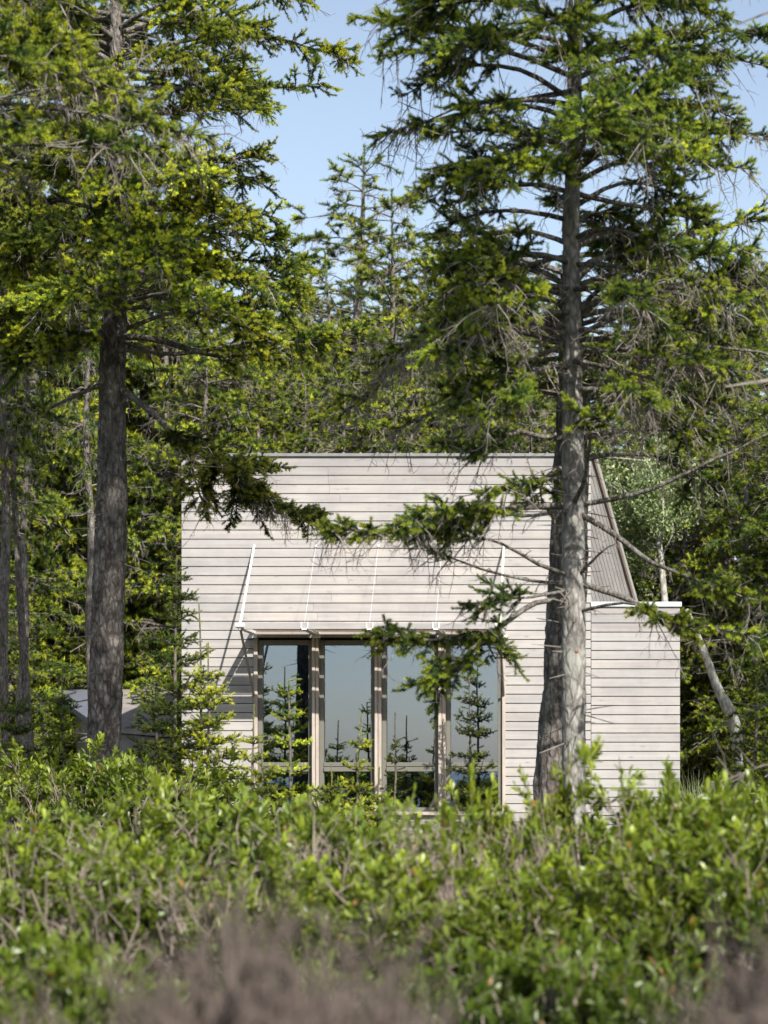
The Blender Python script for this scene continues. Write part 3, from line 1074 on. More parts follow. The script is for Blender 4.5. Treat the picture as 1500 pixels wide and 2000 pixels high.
    t.limb([at(330, 845, Y - .5), at(400, 880, Y - .3), at(460, 905, Y - .2), at(510, 930, Y)], 0.012, 0.2, 0.34, droop=0.7, dens=1.4, bright=0.5)
    # bare limb and stubs
    t.limb([axis_at(Q, 742, Y), at(130, 778, Y - .2), at(60, 800, Y - .4), at(20, 790, Y - .4)], 0.026, 0.7, 0.3, dead=0.5)
    t.limb([axis_at(Q, 690, Y), at(290, 690, Y + .2), at(312, 760, Y + .4)], 0.016, 1.0, 0.3, dead=0.5)
    for k in range(26):
        py = rng.uniform(700, 1350)
        a = axis_at(Q, py, Y)
        az = rng.uniform(PI, 2 * PI)
        d = np.array([math.cos(az), math.sin(az), rng.uniform(-0.4, 0.1)])
        t.dead(a[None], (a + d * rng.uniform(0.2, 0.5))[None], 0.008, 0.003)
    t.finish(root, M['bark_rough'], 1250, 0.026, 0.0046)
    return root


def right_tree():
    Y = 14.0
    K = 14.0 / 18.0
    root = thing('spruce_tree', 'slender grey barked spruce with bare crooked limbs, in front of the rougher thick trunk', 'tree', (0, 0, 0))
    t = Tree(22, ds=0.044, tspace=0.034, yellow=0.45)
    base = at(1121, 1600, Y)
    pts = [np.array([base[0], Y, -0.1]), base, at(1121, 1300, Y), at(1120, 1000, Y), at(1118, 700, Y), at(1116, 450, Y), at(1127, 150, Y), at(1130, -100, Y), at(1130, -380, Y)]
    Q, r = trunk(t, pts, [0.088, 0.076, 0.0755, 0.073, 0.062, 0.052, 0.034, 0.023, 0.006], sides=44, step=0.025, amp=0.0045, flare=0.02, seed=9)
    rng = t.rng

    def L(py, tx, ty, dY, sag=0.12, fs=0.35, W=0.45, r0=0.02, **k):
        return t.limb(curve(axis_at(Q, py, Y), at(tx, ty, Y + dY * K), sag * K), r0 * K, fs, W * K, **k)

    def E(pts, r0, fs, W, Yo=0.0, **k):
        P = [axis_at(Q, pts[0][1], Y)] + [at(p[0], p[1], Y + K * (p[2] if len(p) > 2 else 0)) for p in pts[1:]]
        return t.limb(P, r0 * K, fs, W * K, **k)
    # upper crown, left
    L(120, 690, 40, -0.2, 0.2, 0.35, 0.42); L(150, 745, 105, -0.7, 0.2, 0.35, 0.42)
    L(60, 800, 30, -0.8, 0.15, 0.35, 0.45); L(-20, 760, -10, 0.2, 0.15, 0.35, 0.42); L(-60, 900, -20, -1.2)
    L(90, 880, 80, -1.3, 0.2, 0.4, 0.42); L(200, 770, 180, 0.1, 0.2, 0.45, 0.38)
    L(180, 730, 275, 0.3, 0.25, 0.75, 0.25, dead=1.6, deadW=0.5); L(210, 800, 240, -0.3, 0.25, 0.9, 0.25, dead=1.6, deadW=0.45)
    L(240, 880, 235, -1.0, 0.15, 0.5, 0.35); L(300, 850, 275, -0.4, 0.15, 0.45, 0.36)
    L(330, 790, 385, -0.6, 0.3, 0.4, 0.42); L(350, 900, 340, -1.2, 0.2, 0.4, 0.42); L(380, 870, 400, 0.4, 0.2, 0.4, 0.42)
    L(430, 860, 450, 0.3, 0.15, 0.5, 0.35, dead=1.2)
    L(510, 850, 530, -0.1, 0.1, 0.42, 0.38); L(520, 900, 520, -0.9, 0.2, 0.42, 0.42); L(560, 880, 550, 0.5, 0.2, 0.42, 0.42)
    L(575, 900, 560, -1.1, 0.15, 0.5, 0.35, dead=1.2); L(590, 870, 630, -0.5, 0.25, 0.5, 0.36)
    L(640, 840, 690, -0.9, 0.35, 0.62, 0.38, bright=1.2, dead=1.2); L(610, 930, 640, -1.3, 0.25, 0.6, 0.32, dead=1.2)  # first bough has its lit pad painted into the needles
    # upper crown, right and towards the viewer
    for a in ((300, 1260, 190, -1.7), (330, 1190, 220, -1.9), (340, 1340, 270, -1.6), (310, 1130, 250, -2.0), (350, 1240, 290, -1.8),
              (360, 1380, 320, -1.3), (330, 1100, 330, -1.6), (280, 1300, 230, -1.5)):
        L(*a, sag=0.25, fs=0.45, W=0.42, bright=1.2)  # needle colour raised to paint the sunlit mass
    for a in ((230, 1440, 230, -0.3), (150, 1510, 130, 0.1), (60, 1420, 30, -0.6), (100, 1540, 70, 0.3), (-10, 1340, -20, -0.9),
              (20, 1250, 20, -1.3), (120, 1300, 110, -1.3), (180, 1390, 170, -0.8), (260, 1520, 270, 0.4), (300, 1470, 320, 0.1),
              (-80, 1480, -90, 0.2), (-150, 1250, -160, -0.7), (-120, 1000, -120, -0.6), (-200, 1050, -190, 0.2), (-40, 1120, -30, -1.6),
              (90, 1040, 60, -1.6), (140, 1150, 140, -1.6)):
        L(*a, sag=0.2, fs=0.38, W=0.44)
    L(380, 1410, 445, 0.3, 0.25, 0.45, 0.36); L(410, 1340, 410, 0.8, 0.25, 0.5, 0.36, dead=1.0)
    L(470, 1320, 500, -0.5, 0.25, 0.6, 0.34, dead=1.3); L(560, 1480, 490, -0.2, 0.2, 0.6, 0.4, dead=1.3, bright=1.15)
    L(600, 1560, 560, 0.2, 0.25, 0.55, 0.4, dead=1.3); L(610, 1440, 620, -0.5, 0.25, 0.75, 0.3, dead=1.5)
    for k in range(6):
        py = rng.uniform(-250, 560)
        L(py, 1120 + rng.uniform(-230, 280), py + rng.uniform(-30, 50), rng.uniform(0.8, 1.6), 0.2, 0.38, 0.42, dens=0.8)
    for q in ((520, 1400, 560, -0.7), (560, 1260, 600, -1.3), (640, 1330, 690, -1.0), (600, 1500, 690, -0.2), (660, 1440, 760, -0.6), (700, 1260, 800, -1.2),
              (560, 960, 600, -1.3), (620, 860, 690, -0.3), (660, 900, 780, -0.6), (500, 900, 580, 0.2), (450, 1240, 420, 0.6), (760, 1350, 850, -0.4), (720, 960, 830, -1.0)):
        L(*q, sag=0.22, fs=0.42, W=0.42, dead=1.3, wig=0.05)
    # bare lower limbs traced from their real run
    E([(1130, 690), (1250, 682, -.2), (1400, 678, -.4), (1560, 700, -.5)], 0.022, 0.85, 0.3, dead=0.8)
    E([(1140, 700), (1230, 730, -.3), (1295, 752, -.5), (1340, 775, -.7)], 0.018, 0.9, 0.3, dead=1.4, deadW=0.45)
    E([(1098, 855), (1060, 855, -.1), (1015, 845, -.3), (970, 868, -.5), (900, 885, -.7), (850, 870, -.9)], 0.020, 0.45, 0.34, dead=0.8)
    E([(1120, 985), (1140, 930, -.45), (1146, 870, -.7), (1150, 835, -.9), (1190, 830, -1.0)], 0.020, 0.75, 0.3, dead=1.0, bright=1.2)
    E([(1098, 990), (1000, 995, -.2), (930, 1010, -.4), (850, 1036, -.6), (720, 1050, -.9), (632, 1040, -1.1)], 0.026, 0.30, 0.42, droop=0.5, dead=0.9, bright=0.65, dens=1.4)  # needles darkened to paint the shade of the crown above
    E([(1098, 995), (1010, 1000, -.6), (940, 985, -.9), (860, 990, -1.1), (770, 1015, -1.3)], 0.015, 0.4, 0.3, droop=0.5)
    E([(1140, 990), (1240, 965, -.2), (1340, 925, -.3), (1430, 885, -.4), (1540, 830, -.5)], 0.020, 0.95, 0.3, dead=0.5)
    E([(1140, 998), (1200, 1045, -.2), (1262, 1092, -.4), (1330, 1120, -.6), (1420, 1150, -.8), (1500, 1175, -.9)], 0.024, 0.6, 0.3, dead=0.8)
    E([(1110, 1130), (1040, 1100, -.3), (960, 1055, -.6), (905, 1045, -.8)], 0.016, 0.8, 0.25, dead=1.2)
    E([(1090, 1145), (1010, 1132, -.1), (920, 1108, -.2), (860, 1080, -.3)], 0.013, 0.85, 0.22, dead=1.2)
    E([(1125, 1132), (1165, 1085, -.2), (1198, 1055, -.3)], 0.012, 1.0, 0.2, dead=0.3)
    E([(1145, 1138), (1220, 1168, -.2), (1290, 1195, -.4), (1345, 1212, -.6), (1420, 1235, -.8), (1520, 1262, -.9)], 0.026, 0.5, 0.38, dead=0.5, bright=1.15)
    E([(1290, 1195), (1330, 1200, -.9), (1270, 1222, -1.1), (1210, 1225, -1.3)][:1] + [(1230, 1180, -.4), (1290, 1215, -.9), (1340, 1222, -1.0)], 0.012, 0.55, 0.3)
    E([(1098, 1165), (1040, 1180, -.2), (1000, 1205, -.4), (960, 1230, -.6), (900, 1248, -.8), (800, 1248, -1.0), (715, 1228, -1.2)], 0.022, 0.38, 0.34, droop=0.6, dead=0.4, bright=0.7)
    t.limb([at(945, 1238, Y - .65 * K), at(920, 1270, Y - .8 * K), at(880, 1310, Y - .9 * K), at(835, 1335, Y - 1.0 * K)], 0.009, 0.2, 0.3, droop=0.8, dead=0.3)
    t.limb([at(960, 1232, Y - .6 * K), at(950, 1262, Y - .5 * K), at(970, 1285, Y - .4 * K)], 0.007, 0.2, 0.26, droop=0.8, dead=0.3)
    E([(1098, 1150), (1040, 1165, -.5), (970, 1170, -.8), (910, 1190, -1.0)], 0.012, 0.5, 0.26, droop=0.6)
    E([(1098, 930), (1040, 935, -.4), (970, 955, -.7), (930, 965, -.9)], 0.012, 0.4, 0.28, droop=0.5)
    for k in range(70):
        py = rng.uniform(640, 1450)
        a = axis_at(Q, py, Y)
        az = rng.uniform(0, 2 * PI)
        d = np.array([[math.cos(az), math.sin(az), rng.uniform(-0.5, 0.2)]])
        if py < 1000 and k % 2:
            t.dead_spray(a[None], unit(d), np.array([[rng.uniform(0.2, 0.55)]]))
        else:
            t.dead(a[None], a[None] + d * rng.uniform(0.12, 0.3), 0.006, 0.0025)
    t.finish(root, M['bark_smooth'], 1350, 0.022, 0.0040)
    # rust coloured wound on the bark
    p = at(1126, 1272, Y - 0.076)
    w = MB()
    w.tube([p + np.array([0, 0.02, 0]), p + np.array([0, -0.004, 0])], [0.018, 0.008], 9)
    w.build('bark_wound', plain('orange_resin', (0.26, 0.11, 0.05), 0.7), root, smooth=True)
    return root


def rough_tree():
    Y = 15.6
    K = 0.8
    root = thing('spruce_tree', 'thick rough barked spruce just behind the slender grey trunk, leaning left at its foot', 'tree', (0, 0, 0))
    t = Tree(23, ds=0.055, tspace=0.04, yellow=0.45)
    base = at(1082, 1560, Y)
    pts = [np.array([base[0] - 0.05, Y, -0.1]), base, at(1092, 1400, Y), at(1105, 1220, Y), at(1113, 1000, Y), at(1116, 800, Y), at(1115, 500, Y), at(1114, 200, Y), at(1114, -60, Y)]
    Q, r = trunk(t, pts, [0.165, 0.140, 0.134, 0.134, 0.130, 0.105, 0.055, 0.03, 0.008], sides=72, step=0.02, amp=0.014, flare=0.04, seed=17)
    rng = t.rng

    def L(py, tx, ty, dY, sag=0.12, fs=0.4, W=0.5, r0=0.024, **k):
        return t.limb(curve(axis_at(Q, py, Y), at(tx, ty, Y + dY * K), sag * K), r0 * K, fs, W * K, **k)
    for a in ((600, 880, 620, 0.4), (650, 860, 680, 0.6), (560, 900, 520, 0.6), (480, 870, 470, 0.7),
              (640, 1400, 640, 0.6), (600, 1480, 650, 0.2), (700, 1380, 740, 0.8), (560, 1420, 580, 0.6), (500, 1320, 520, 0.8),
              (720, 1250, 760, -0.9), (700, 960, 760, -0.8), (780, 930, 800, 0.6), (760, 1010, 780, -0.8), (300, 980, 300, 0.6), (200, 1200, 180, 0.4)):
        L(*a, sag=0.25, dead=1.0)
    for a in ((640, 1240, 560, -0.9), (700, 1330, 640, -0.7), (560, 1290, 470, -0.6), (660, 1500, 580, -0.3), (760, 1480, 720, -0.2), (820, 1330, 800, 0.5), (860, 1460, 860, 0.3),
              (800, 1240, 740, 0.9), (520, 1220, 480, -1.2), (620, 960, 560, -0.9), (540, 900, 500, -0.6), (680, 860, 600, 0.1), (740, 1180, 680, -1.3), (900, 1400, 960, 0.8),
              (700, 1560, 700, 0.4), (780, 1560, 820, 0.2), (580, 890, 590, 0.3), (480, 1500, 430, 0.5)):
        L(*a, sag=0.3, fs=0.5, W=0.5, dead=1.2, bright=1.1)
    # grey drooping half-dead limbs
    L(680, 690, 800, -0.2, 0.55, 0.72, 0.35, dead=1.8, deadW=0.6)
    L(640, 740, 720, -0.8, 0.45, 0.7, 0.35, dead=1.8, deadW=0.6)
    L(760, 780, 850, -0.3, 0.4, 0.85, 0.3, dead=1.8, deadW=0.55)
    L(620, 1440, 700, -0.3, 0.45, 0.7, 0.35, dead=1.8, deadW=0.6)
    L(740, 1260, 860, -0.5, 0.3, 0.9, 0.3, dead=1.8, deadW=0.5)
    t.limb([axis_at(Q, 905, Y), at(1065, 930, Y - .4), at(1048, 955, Y - .6), at(1046, 985, Y - .7)], 0.020, 0.6, 0.25, dead=0.3)
    t.finish(root, M['bark_rough'], 1350, 0.023, 0.0042)
    return root


def near_tree():
    """tree left of the frame; its limbs hang into the top left corner"""
    Y = 12.5
    root = thing('spruce_tree', 'near spruce whose soft blurred boughs hang into the upper left corner', 'tree', (0, 0, 0))
    t = Tree(24, ds=0.05, tspace=0.04, yellow=0.55)
    x0 = at(-1200, 1500, Y)[0]
    pts = [np.array([x0, Y, -0.1]), np.array([x0, Y, 3.0]), np.array([x0 + .05, Y, 6.0]), np.array([x0 + .05, Y, 7.6])]
    Q, r = trunk(t, pts, [0.16, 0.13, 0.08, 0.01], sides=24, step=0.06, amp=0.006, flare=0.05, seed=31)
    def L(py, tx, ty, dY, sag=0.10, fs=0.45, W=0.36, r0=0.018, **k):
        fs = 1 - (1 - fs) * (tx + 190) / (tx + 1200)
        return t.limb(curve(axis_at(Q, py, Y), at(tx, ty, Y + dY), sag), r0, fs, W, **k)
    L(40, 180, 60, -0.4, 0.12, 0.35, bright=1.15); L(-40, 130, 0, 0.1, 0.1, 0.35); L(60, 100, 110, -0.7, 0.1, 0.4)
    L(60, 290, 200, -0.2, 0.16, 0.5, 0.3, dead=1.5); L(110, 250, 150, 0.2, 0.1, 0.5, 0.3, dead=1.2)
    L(80, 400, 280, 0.0, 0.16, 0.6, 0.28, dead=1.6, r0=0.02); L(150, 330, 300, -0.3, 0.12, 0.7, 0.26, dead=1.6)
    L(160, 60, 280, -0.5, 0.1, 0.5, 0.3); L(220, 30, 330, 0.2, 0.1, 0.5, 0.3, dead=1.2); L(-100, 260, 20, 0.5, 0.1, 0.4)
    L(120, -30, 180, -0.8, 0.1, 0.4, 0.34)
    t.finish(root, M['bark_rough'], 1250, 0.026, 0.0046)
    return root


# ------------------------------------------------------------------ woods behind
def forest_spruce(seed, H, R, z0, style='dense', yellow=0.45):
    """a whole spruce standing at the origin"""
    root = thing('spruce_tree', '', 'tree', (0, 0, 0))
    pal = dict(PAL)
    t = Tree(seed, ds=0.12, tspace=0.085, yellow=yellow, pal=pal)
    rng = t.rng
    lean = rng.normal(0, 0.1, 2)
    zs = np.linspace(-0.1, H, 9)
    pts = [np.array([lean[0] * (z / H) ** 2 + 0.03 * rng.normal(), lean[1] * (z / H) + 0.03 * rng.normal(), z]) for z in zs]
    rb = 0.012 * H + 0.03
    Q, r = trunk(t, pts, rb * (1 - zs.clip(0) / H) ** 0.8 + 0.006, sides=14, step=0.16, amp=0.006, flare=0.03, seed=seed)
    z = z0
    while z < H - 0.15:
        f = (z - z0) / (H - z0)
        nb = rng.integers(3, 6)
        a0 = rng.uniform(0, 2 * PI)
        i = int(np.argmin(np.abs(Q[:, 2] - z)))
        for k in range(nb):
            az = a0 + k * 2 * PI / nb + rng.normal(0, 0.35)
            ln = R * (1 - f) ** 0.62 * rng.uniform(0.5, 1.15) + 0.15
            if style == 'open': ln *= rng.choice([0.45, 0.8, 1.15])
            elev = 0.35 * f - 0.18 + rng.normal(0, 0.12)
            d = np.array([math.cos(az), math.sin(az), elev])
            a = Q[i] + np.array([0, 0, rng.uniform(-0.08, 0.08)])
            b = a + d * ln
            bare = style == 'bare_top' and f > 0.72 and rng.random() < 0.55
            dl = rng.random() < {'dense': 0.05, 'open': 0.22, 'bare_top': 0.15, 'young': 0.0}[style]
            fs = 0.97 if (bare or dl) else (0.12 if style == 'young' else rng.uniform(0.2, 0.45))
            t.limb(curve(a, b, 0.12 * ln + (0.08 if f < .5 else -0.02)), 0.006 + 0.010 * ln, fs, 0.30 + 0.16 * ln if style != 'young' else 0.35,
                   dead=0.9 if style != 'young' else 0.15, sides=4, dens=1.0, wig=0.04,
                   bright=rng.uniform(0.85, 1.15))
        z += rng.uniform(0.22, 0.4) * (1.25 if style == 'open' else 1.0)
    # dead snags on the bare trunk
    nd = int(z0 * 9)
    for k in range(nd):
        zz = rng.uniform(0.4, z0 + 0.5)
        i = int(np.argmin(np.abs(Q[:, 2] - zz)))
        az = rng.uniform(0, 2 * PI)
        d = np.array([[math.cos(az), math.sin(az), rng.uniform(-0.5, 0.2)]])
        if k % 3 == 0:
            t.dead_spray(Q[i][None], unit(d), np.array([[rng.uniform(0.4, 1.0)]]))
        else:
            l = rng.uniform(0.3, 0.9)
            e = Q[i][None] + unit(d) * l * .5
            t.dead(Q[i][None], e, 0.009, 0.007)
            t.dead(e, e + unit(d + rng.normal(0, .3, (1, 3))) * l * .5, 0.007, 0.003)
    # leader
    t.needle_segs(Q[-8][None], (Q[-1] + np.array([0, 0, 0.25]))[None], pal['mid'][None])
    t.finish(root, M['bark_far'], 330, 0.060, 0.0125, twig_r=1.4)
    return root


def sapling(seed, H, R, label, loc, dark=1.0, whorl=0.16, leader=0.25, yellow=0.6, droop=0.1, bent=False, nb=(4, 7), wide=0.26, base=0.06):
    root = thing('young_spruce', label, 'young tree', loc)
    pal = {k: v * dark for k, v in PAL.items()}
    t = Tree(seed, ds=0.055, tspace=0.05, yellow=yellow, pal=pal)
    rng = t.rng
    n = 12
    zs = np.linspace(0, H, n)
    Q = np.stack([np.cumsum(rng.normal(0, 0.008, n)), np.cumsum(rng.normal(0, 0.008, n)), zs], 1)
    if bent:
        Q[-1] = Q[-2] + np.array([0.14, -0.02, 0.02])
    rad = 0.014 * (1 - zs / H) ** 0.8 * max(0.6, H / 1.8) + 0.005
    t.wood.tube(Q, rad, 7, cap=False)
    z = base * H
    while z < H - leader:
        f = z / H
        k0 = rng.integers(*nb)
        a0 = rng.uniform(0, 2 * PI)
        c = np.array([np.interp(z, zs, Q[:, 0]), np.interp(z, zs, Q[:, 1]), z])
        for k in range(k0):
            az = a0 + 2 * PI * k / k0 + rng.normal(0, 0.25)
            ln = R * (1 - f) ** 0.85 * rng.uniform(0.7, 1.15) + 0.05
            d = np.array([math.cos(az), math.sin(az), 0.35 * f + 0.1 + rng.normal(0, 0.1)])
            b = c + d * ln
            t.limb(curve(c, b, -0.05 * ln + 0.12 * ln), 0.004 + 0.004 * ln, 0.08, wide * min(1, ln * 1.5 + 0.15), droop=droop, dead=0, sides=4, wig=0.012,
                   bright=rng.uniform(0.85, 1.15))
        # short shoots between whorls
        for k in range(3):
            az = rng.uniform(0, 2 * PI)
            zz = min(z + rng.uniform(0.2, 0.8) * whorl, H - 0.05)
            c2 = np.array([np.interp(zz, zs, Q[:, 0]), np.interp(zz, zs, Q[:, 1]), zz])
            b = c2 + np.array([math.cos(az), math.sin(az), 0.3]) * rng.uniform(0.06, 0.16)
            t.needle_segs(c2[None], b[None], pal['mid'][None] * rng.uniform(0.8, 1.2))
        z += whorl * rng.uniform(0.75, 1.2)
    # needled leader
    m = zs > H * 0.5
    P = Q[m]
    t.needle_segs(P[:-1], P[1:], np.tile(pal['new'] * 0.8 + pal['mid'] * 0.2, (len(P) - 1, 1)))
    t.wood.add(np.vstack(t.limbs.V), np.vstack(t.limbs.F)) if t.limbs.n else None
    t.limbs = MB()
    t.finish(root, M['twig_dark'], 900, 0.024, 0.0044)
    return root


# ------------------------------------------------------------------ leafy shrubs
def leaf_mesh(B, D, Nn, L, Wd, C, fold, rng):
    """obovate leaves folded along the midrib; B base, D direction, Nn up normal"""
    n = len(B)
    S = unit(np.cross(D, Nn))
    U = np.cross(S, D)
    L = L[:, None]; Wd = Wd[:, None]
    cup = rng.uniform(0.0, 0.25, n)[:, None]
    mid = B + D * L * 0.55 + U * (-0.02) * L
    tip = B + D * L - U * cup * L * 0.35
    V = np.stack([B,
                  B + D * L * 0.38 + S * Wd * 0.36 + U * fold * Wd, B + D * L * 0.72 + S * Wd * 0.5 + U * fold * Wd * 1.1 - U * cup * L * .1,
                  tip,
                  B + D * L * 0.72 - S * Wd * 0.5 + U * fold * Wd * 1.1 - U * cup * L * .1, B + D * L * 0.38 - S * Wd * 0.36 + U * fold * Wd,
                  mid], 1)
    F = np.array([[0, 1, 6], [1, 2, 6], [2, 3, 6], [3, 4, 6], [4, 5, 6], [5, 0, 6]])
    F = (np.arange(n)[:, None, None] * 7 + F[None]).reshape(-1, 3)
    return V.reshape(-1, 3), F, np.repeat(C, 7, 0)


LEAFC = dict(new=np.array([0.30, 0.36, 0.032]), mid=np.array([0.11, 0.17, 0.020]), old_shade=np.array([0.017, 0.036, 0.008]), red=np.array([0.26, 0.15, 0.05]))  # darkest tone: older leaves, with the thicket's inner shade painted in


def shrub(seed, H, R, leafy=1.0, mains=11, subs=5, twigs=5, leaf=0.056, name='bayberry_bush', stem='stem', flat=0.5, bare=0.25, yellow=0.5, thick=1.0, low=0.58):
    root = thing(name, '', 'bush', (0, 0, 0))
    rng = np.random.default_rng(seed)
    wood = MB()
    T0, T1, A0, A1 = [], [], [], []
    LB, LD, LL, LC = [], [], [], []

    def crooked(a, b, n, amp):
        t = np.linspace(0, 1, n)[:, None]
        p = a * (1 - t) + b * t
        w = rng.normal(size=(n, 3)) * amp
        w[0] = 0; w[-1] = 0
        return p + w

    def add_twig(a, b, r):
        P = crooked(a, b, 3, 0.06 * np.linalg.norm(b - a))
        for i in range(2):
            T0.append(P[i]); T1.append(P[i + 1]); A0.append(r * (1 - 0.35 * i)); A1.append(r * (0.65 - 0.25 * i))
        return P
    for m in range(mains):
        az = 2 * PI * m / mains + rng.normal(0, 0.3)
        rr = R * math.sqrt(rng.random()) * 0.85
        top = H * (0.60 + 0.12 * rng.random()) * (1 - flat * 0.5 * (rr / R) ** 2)
        b0 = np.array([math.cos(az) * 0.12 * rng.random(), math.sin(az) * 0.12 * rng.random(), -0.05])
        e = np.array([math.cos(az) * rr, math.sin(az) * rr, top])
        P = crooked(b0, e, 7, 0.035)
        P[3] += np.array([0, 0, 0.05])
        wood.tube(P, np.linspace(0.011, 0.0055, 7) * thick, 5, cap=False)
        for s in range(subs):
            f = rng.uniform(0.35, 1.0)
            i = min(5, int(f * 6))
            a = P[i] * (1 - (f * 6 - i)) + P[i + 1] * (f * 6 - i)
            az2 = az + rng.normal(0, 1.1)
            out = rng.uniform(0.08, 0.28) * R / 0.6
            q = np.array([a[0] + math.cos(az2) * out, a[1] + math.sin(az2) * out, 0])
            rad = min(1.0, math.hypot(q[0], q[1]) / (R * 1.05))
            q[2] = max(a[2] + 0.08, H * rng.uniform(0.66, 0.93) * math.sqrt(max(0.05, 1 - flat * rad ** 2)))
            S = crooked(a, q, 5, 0.022)
            wood.tube(S, np.linspace(0.0062, 0.0034, 5) * thick, 4, cap=False)
            dead_sub = rng.random() < bare
            for k in range(twigs):
                f2 = rng.uniform(0.25, 1.0)
                i2 = min(3, int(f2 * 4))
                c = S[i2] * (1 - (f2 * 4 - i2)) + S[i2 + 1] * (f2 * 4 - i2)
                dv = unit(np.array([rng.normal(0, 0.6), rng.normal(0, 0.6), rng.uniform(0.4, 1.3)]))
                l = rng.uniform(0.08, 0.19)
                g = c + dv * l
                TW = add_twig(c, g, 0.0032 * thick)
                for z in range(rng.integers(1, 4)):
                    c3 = TW[rng.integers(1, 3)]
                    g3 = c3 + unit(dv + rng.normal(0, 0.55, 3)) * rng.uniform(0.04, 0.10)
                    add_twig(c3, g3, 0.0020 * thick)
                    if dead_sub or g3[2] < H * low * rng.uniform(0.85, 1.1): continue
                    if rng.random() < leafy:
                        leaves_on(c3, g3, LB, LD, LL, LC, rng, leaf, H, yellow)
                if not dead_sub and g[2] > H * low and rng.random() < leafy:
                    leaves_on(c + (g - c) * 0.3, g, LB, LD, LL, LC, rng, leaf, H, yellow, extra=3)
    V, F = twig_mesh(np.array(T0), np.array(T1), np.array(A0), np.array(A1))
    wood.add(V, F)
    wood.build('stems', M[stem], root, smooth=True)
    if LB:
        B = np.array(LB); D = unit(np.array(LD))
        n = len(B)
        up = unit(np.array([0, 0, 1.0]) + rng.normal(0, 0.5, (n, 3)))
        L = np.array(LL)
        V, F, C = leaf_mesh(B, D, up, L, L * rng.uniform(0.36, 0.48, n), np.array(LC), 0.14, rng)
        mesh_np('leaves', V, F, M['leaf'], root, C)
    return root


def leaves_on(a, b, LB, LD, LL, LC, rng, leaf, H, yellow, extra=0):
    n = rng.integers(7, 12) + extra
    d = unit(b - a)
    for i in range(n):
        f = (i + 0.6) / n
        p = a + (b - a) * f
        o = rng.normal(size=3); o -= d * (o @ d); o = unit(o)
        ang = 1.15 - 0.75 * f
        LB.append(p)
        LD.append(d * math.cos(ang) + o * math.sin(ang) + np.array([0, 0, 0.15]))
        LL.append(leaf * rng.uniform(0.6, 1.15) * (0.75 + 0.25 * (1 - f)))
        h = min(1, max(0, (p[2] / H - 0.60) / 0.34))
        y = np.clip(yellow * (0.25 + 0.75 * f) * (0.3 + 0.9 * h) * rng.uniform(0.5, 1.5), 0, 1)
        c = LEAFC['old_shade'] * (1 - h) + LEAFC['mid'] * h  # lower leaves go darker, painting the shade in the gaps
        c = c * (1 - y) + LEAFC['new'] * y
        if rng.random() < 0.012: c = LEAFC['red']
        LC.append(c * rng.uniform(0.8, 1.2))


build_ground()
build_house()
build_shed()
left_tree()
right_tree()
rough_tree()
near_tree()

# ---- the woods
def gpos(px, Y):
    return (float((px - CX) * Y / FPX), float(Y), -0.05)


def top_h(py, Y):
    return EYE - (py - CY) * Y / FPX


PROT = {
    'a': (forest_spruce(101, 10.0, 2.3, 1.6, 'dense', 0.5), 10.0),
    'b': (forest_spruce(102, 10.0, 2.2, 2.2, 'open', 0.45), 10.0),
    'c': (forest_spruce(103, 12.0, 2.1, 2.5, 'bare_top', 0.35), 12.0),
    'd': (forest_spruce(104, 9.0, 2.4, 1.4, 'dense', 0.55), 9.0),
    'e': (forest_spruce(105, 10.0, 2.2, 3.0, 'open', 0.4), 10.0),
    'f': (forest_spruce(106, 5.0, 1.35, 0.2, 'young', 0.5), 5.0),
    'h': (forest_spruce(108, 20.0, 3.0, 12.5, 'dense', 0.4), 20.0),  # added tree, kept out of view, that casts shade
    'g': (forest_spruce(107, 10.0, 1.1, 5.2, 'open', 0.4), 10.0),
}
used = set()


def place(kind, px, toppy, Y, rz, label, group, wide=1.0):
    root, H0 = PROT[kind]
    s = (top_h(toppy, Y) + 0.05) / H0
    sc = (s * wide, s * wide, s)
    if kind not in used:
        used.add(kind)
        root.location = gpos(px, Y); root.rotation_euler = (0, 0, rz); root.scale = sc
        root['label'] = label; root['group'] = group
        return root
    return dup(root, gpos(px, Y), rz, sc, label, group)


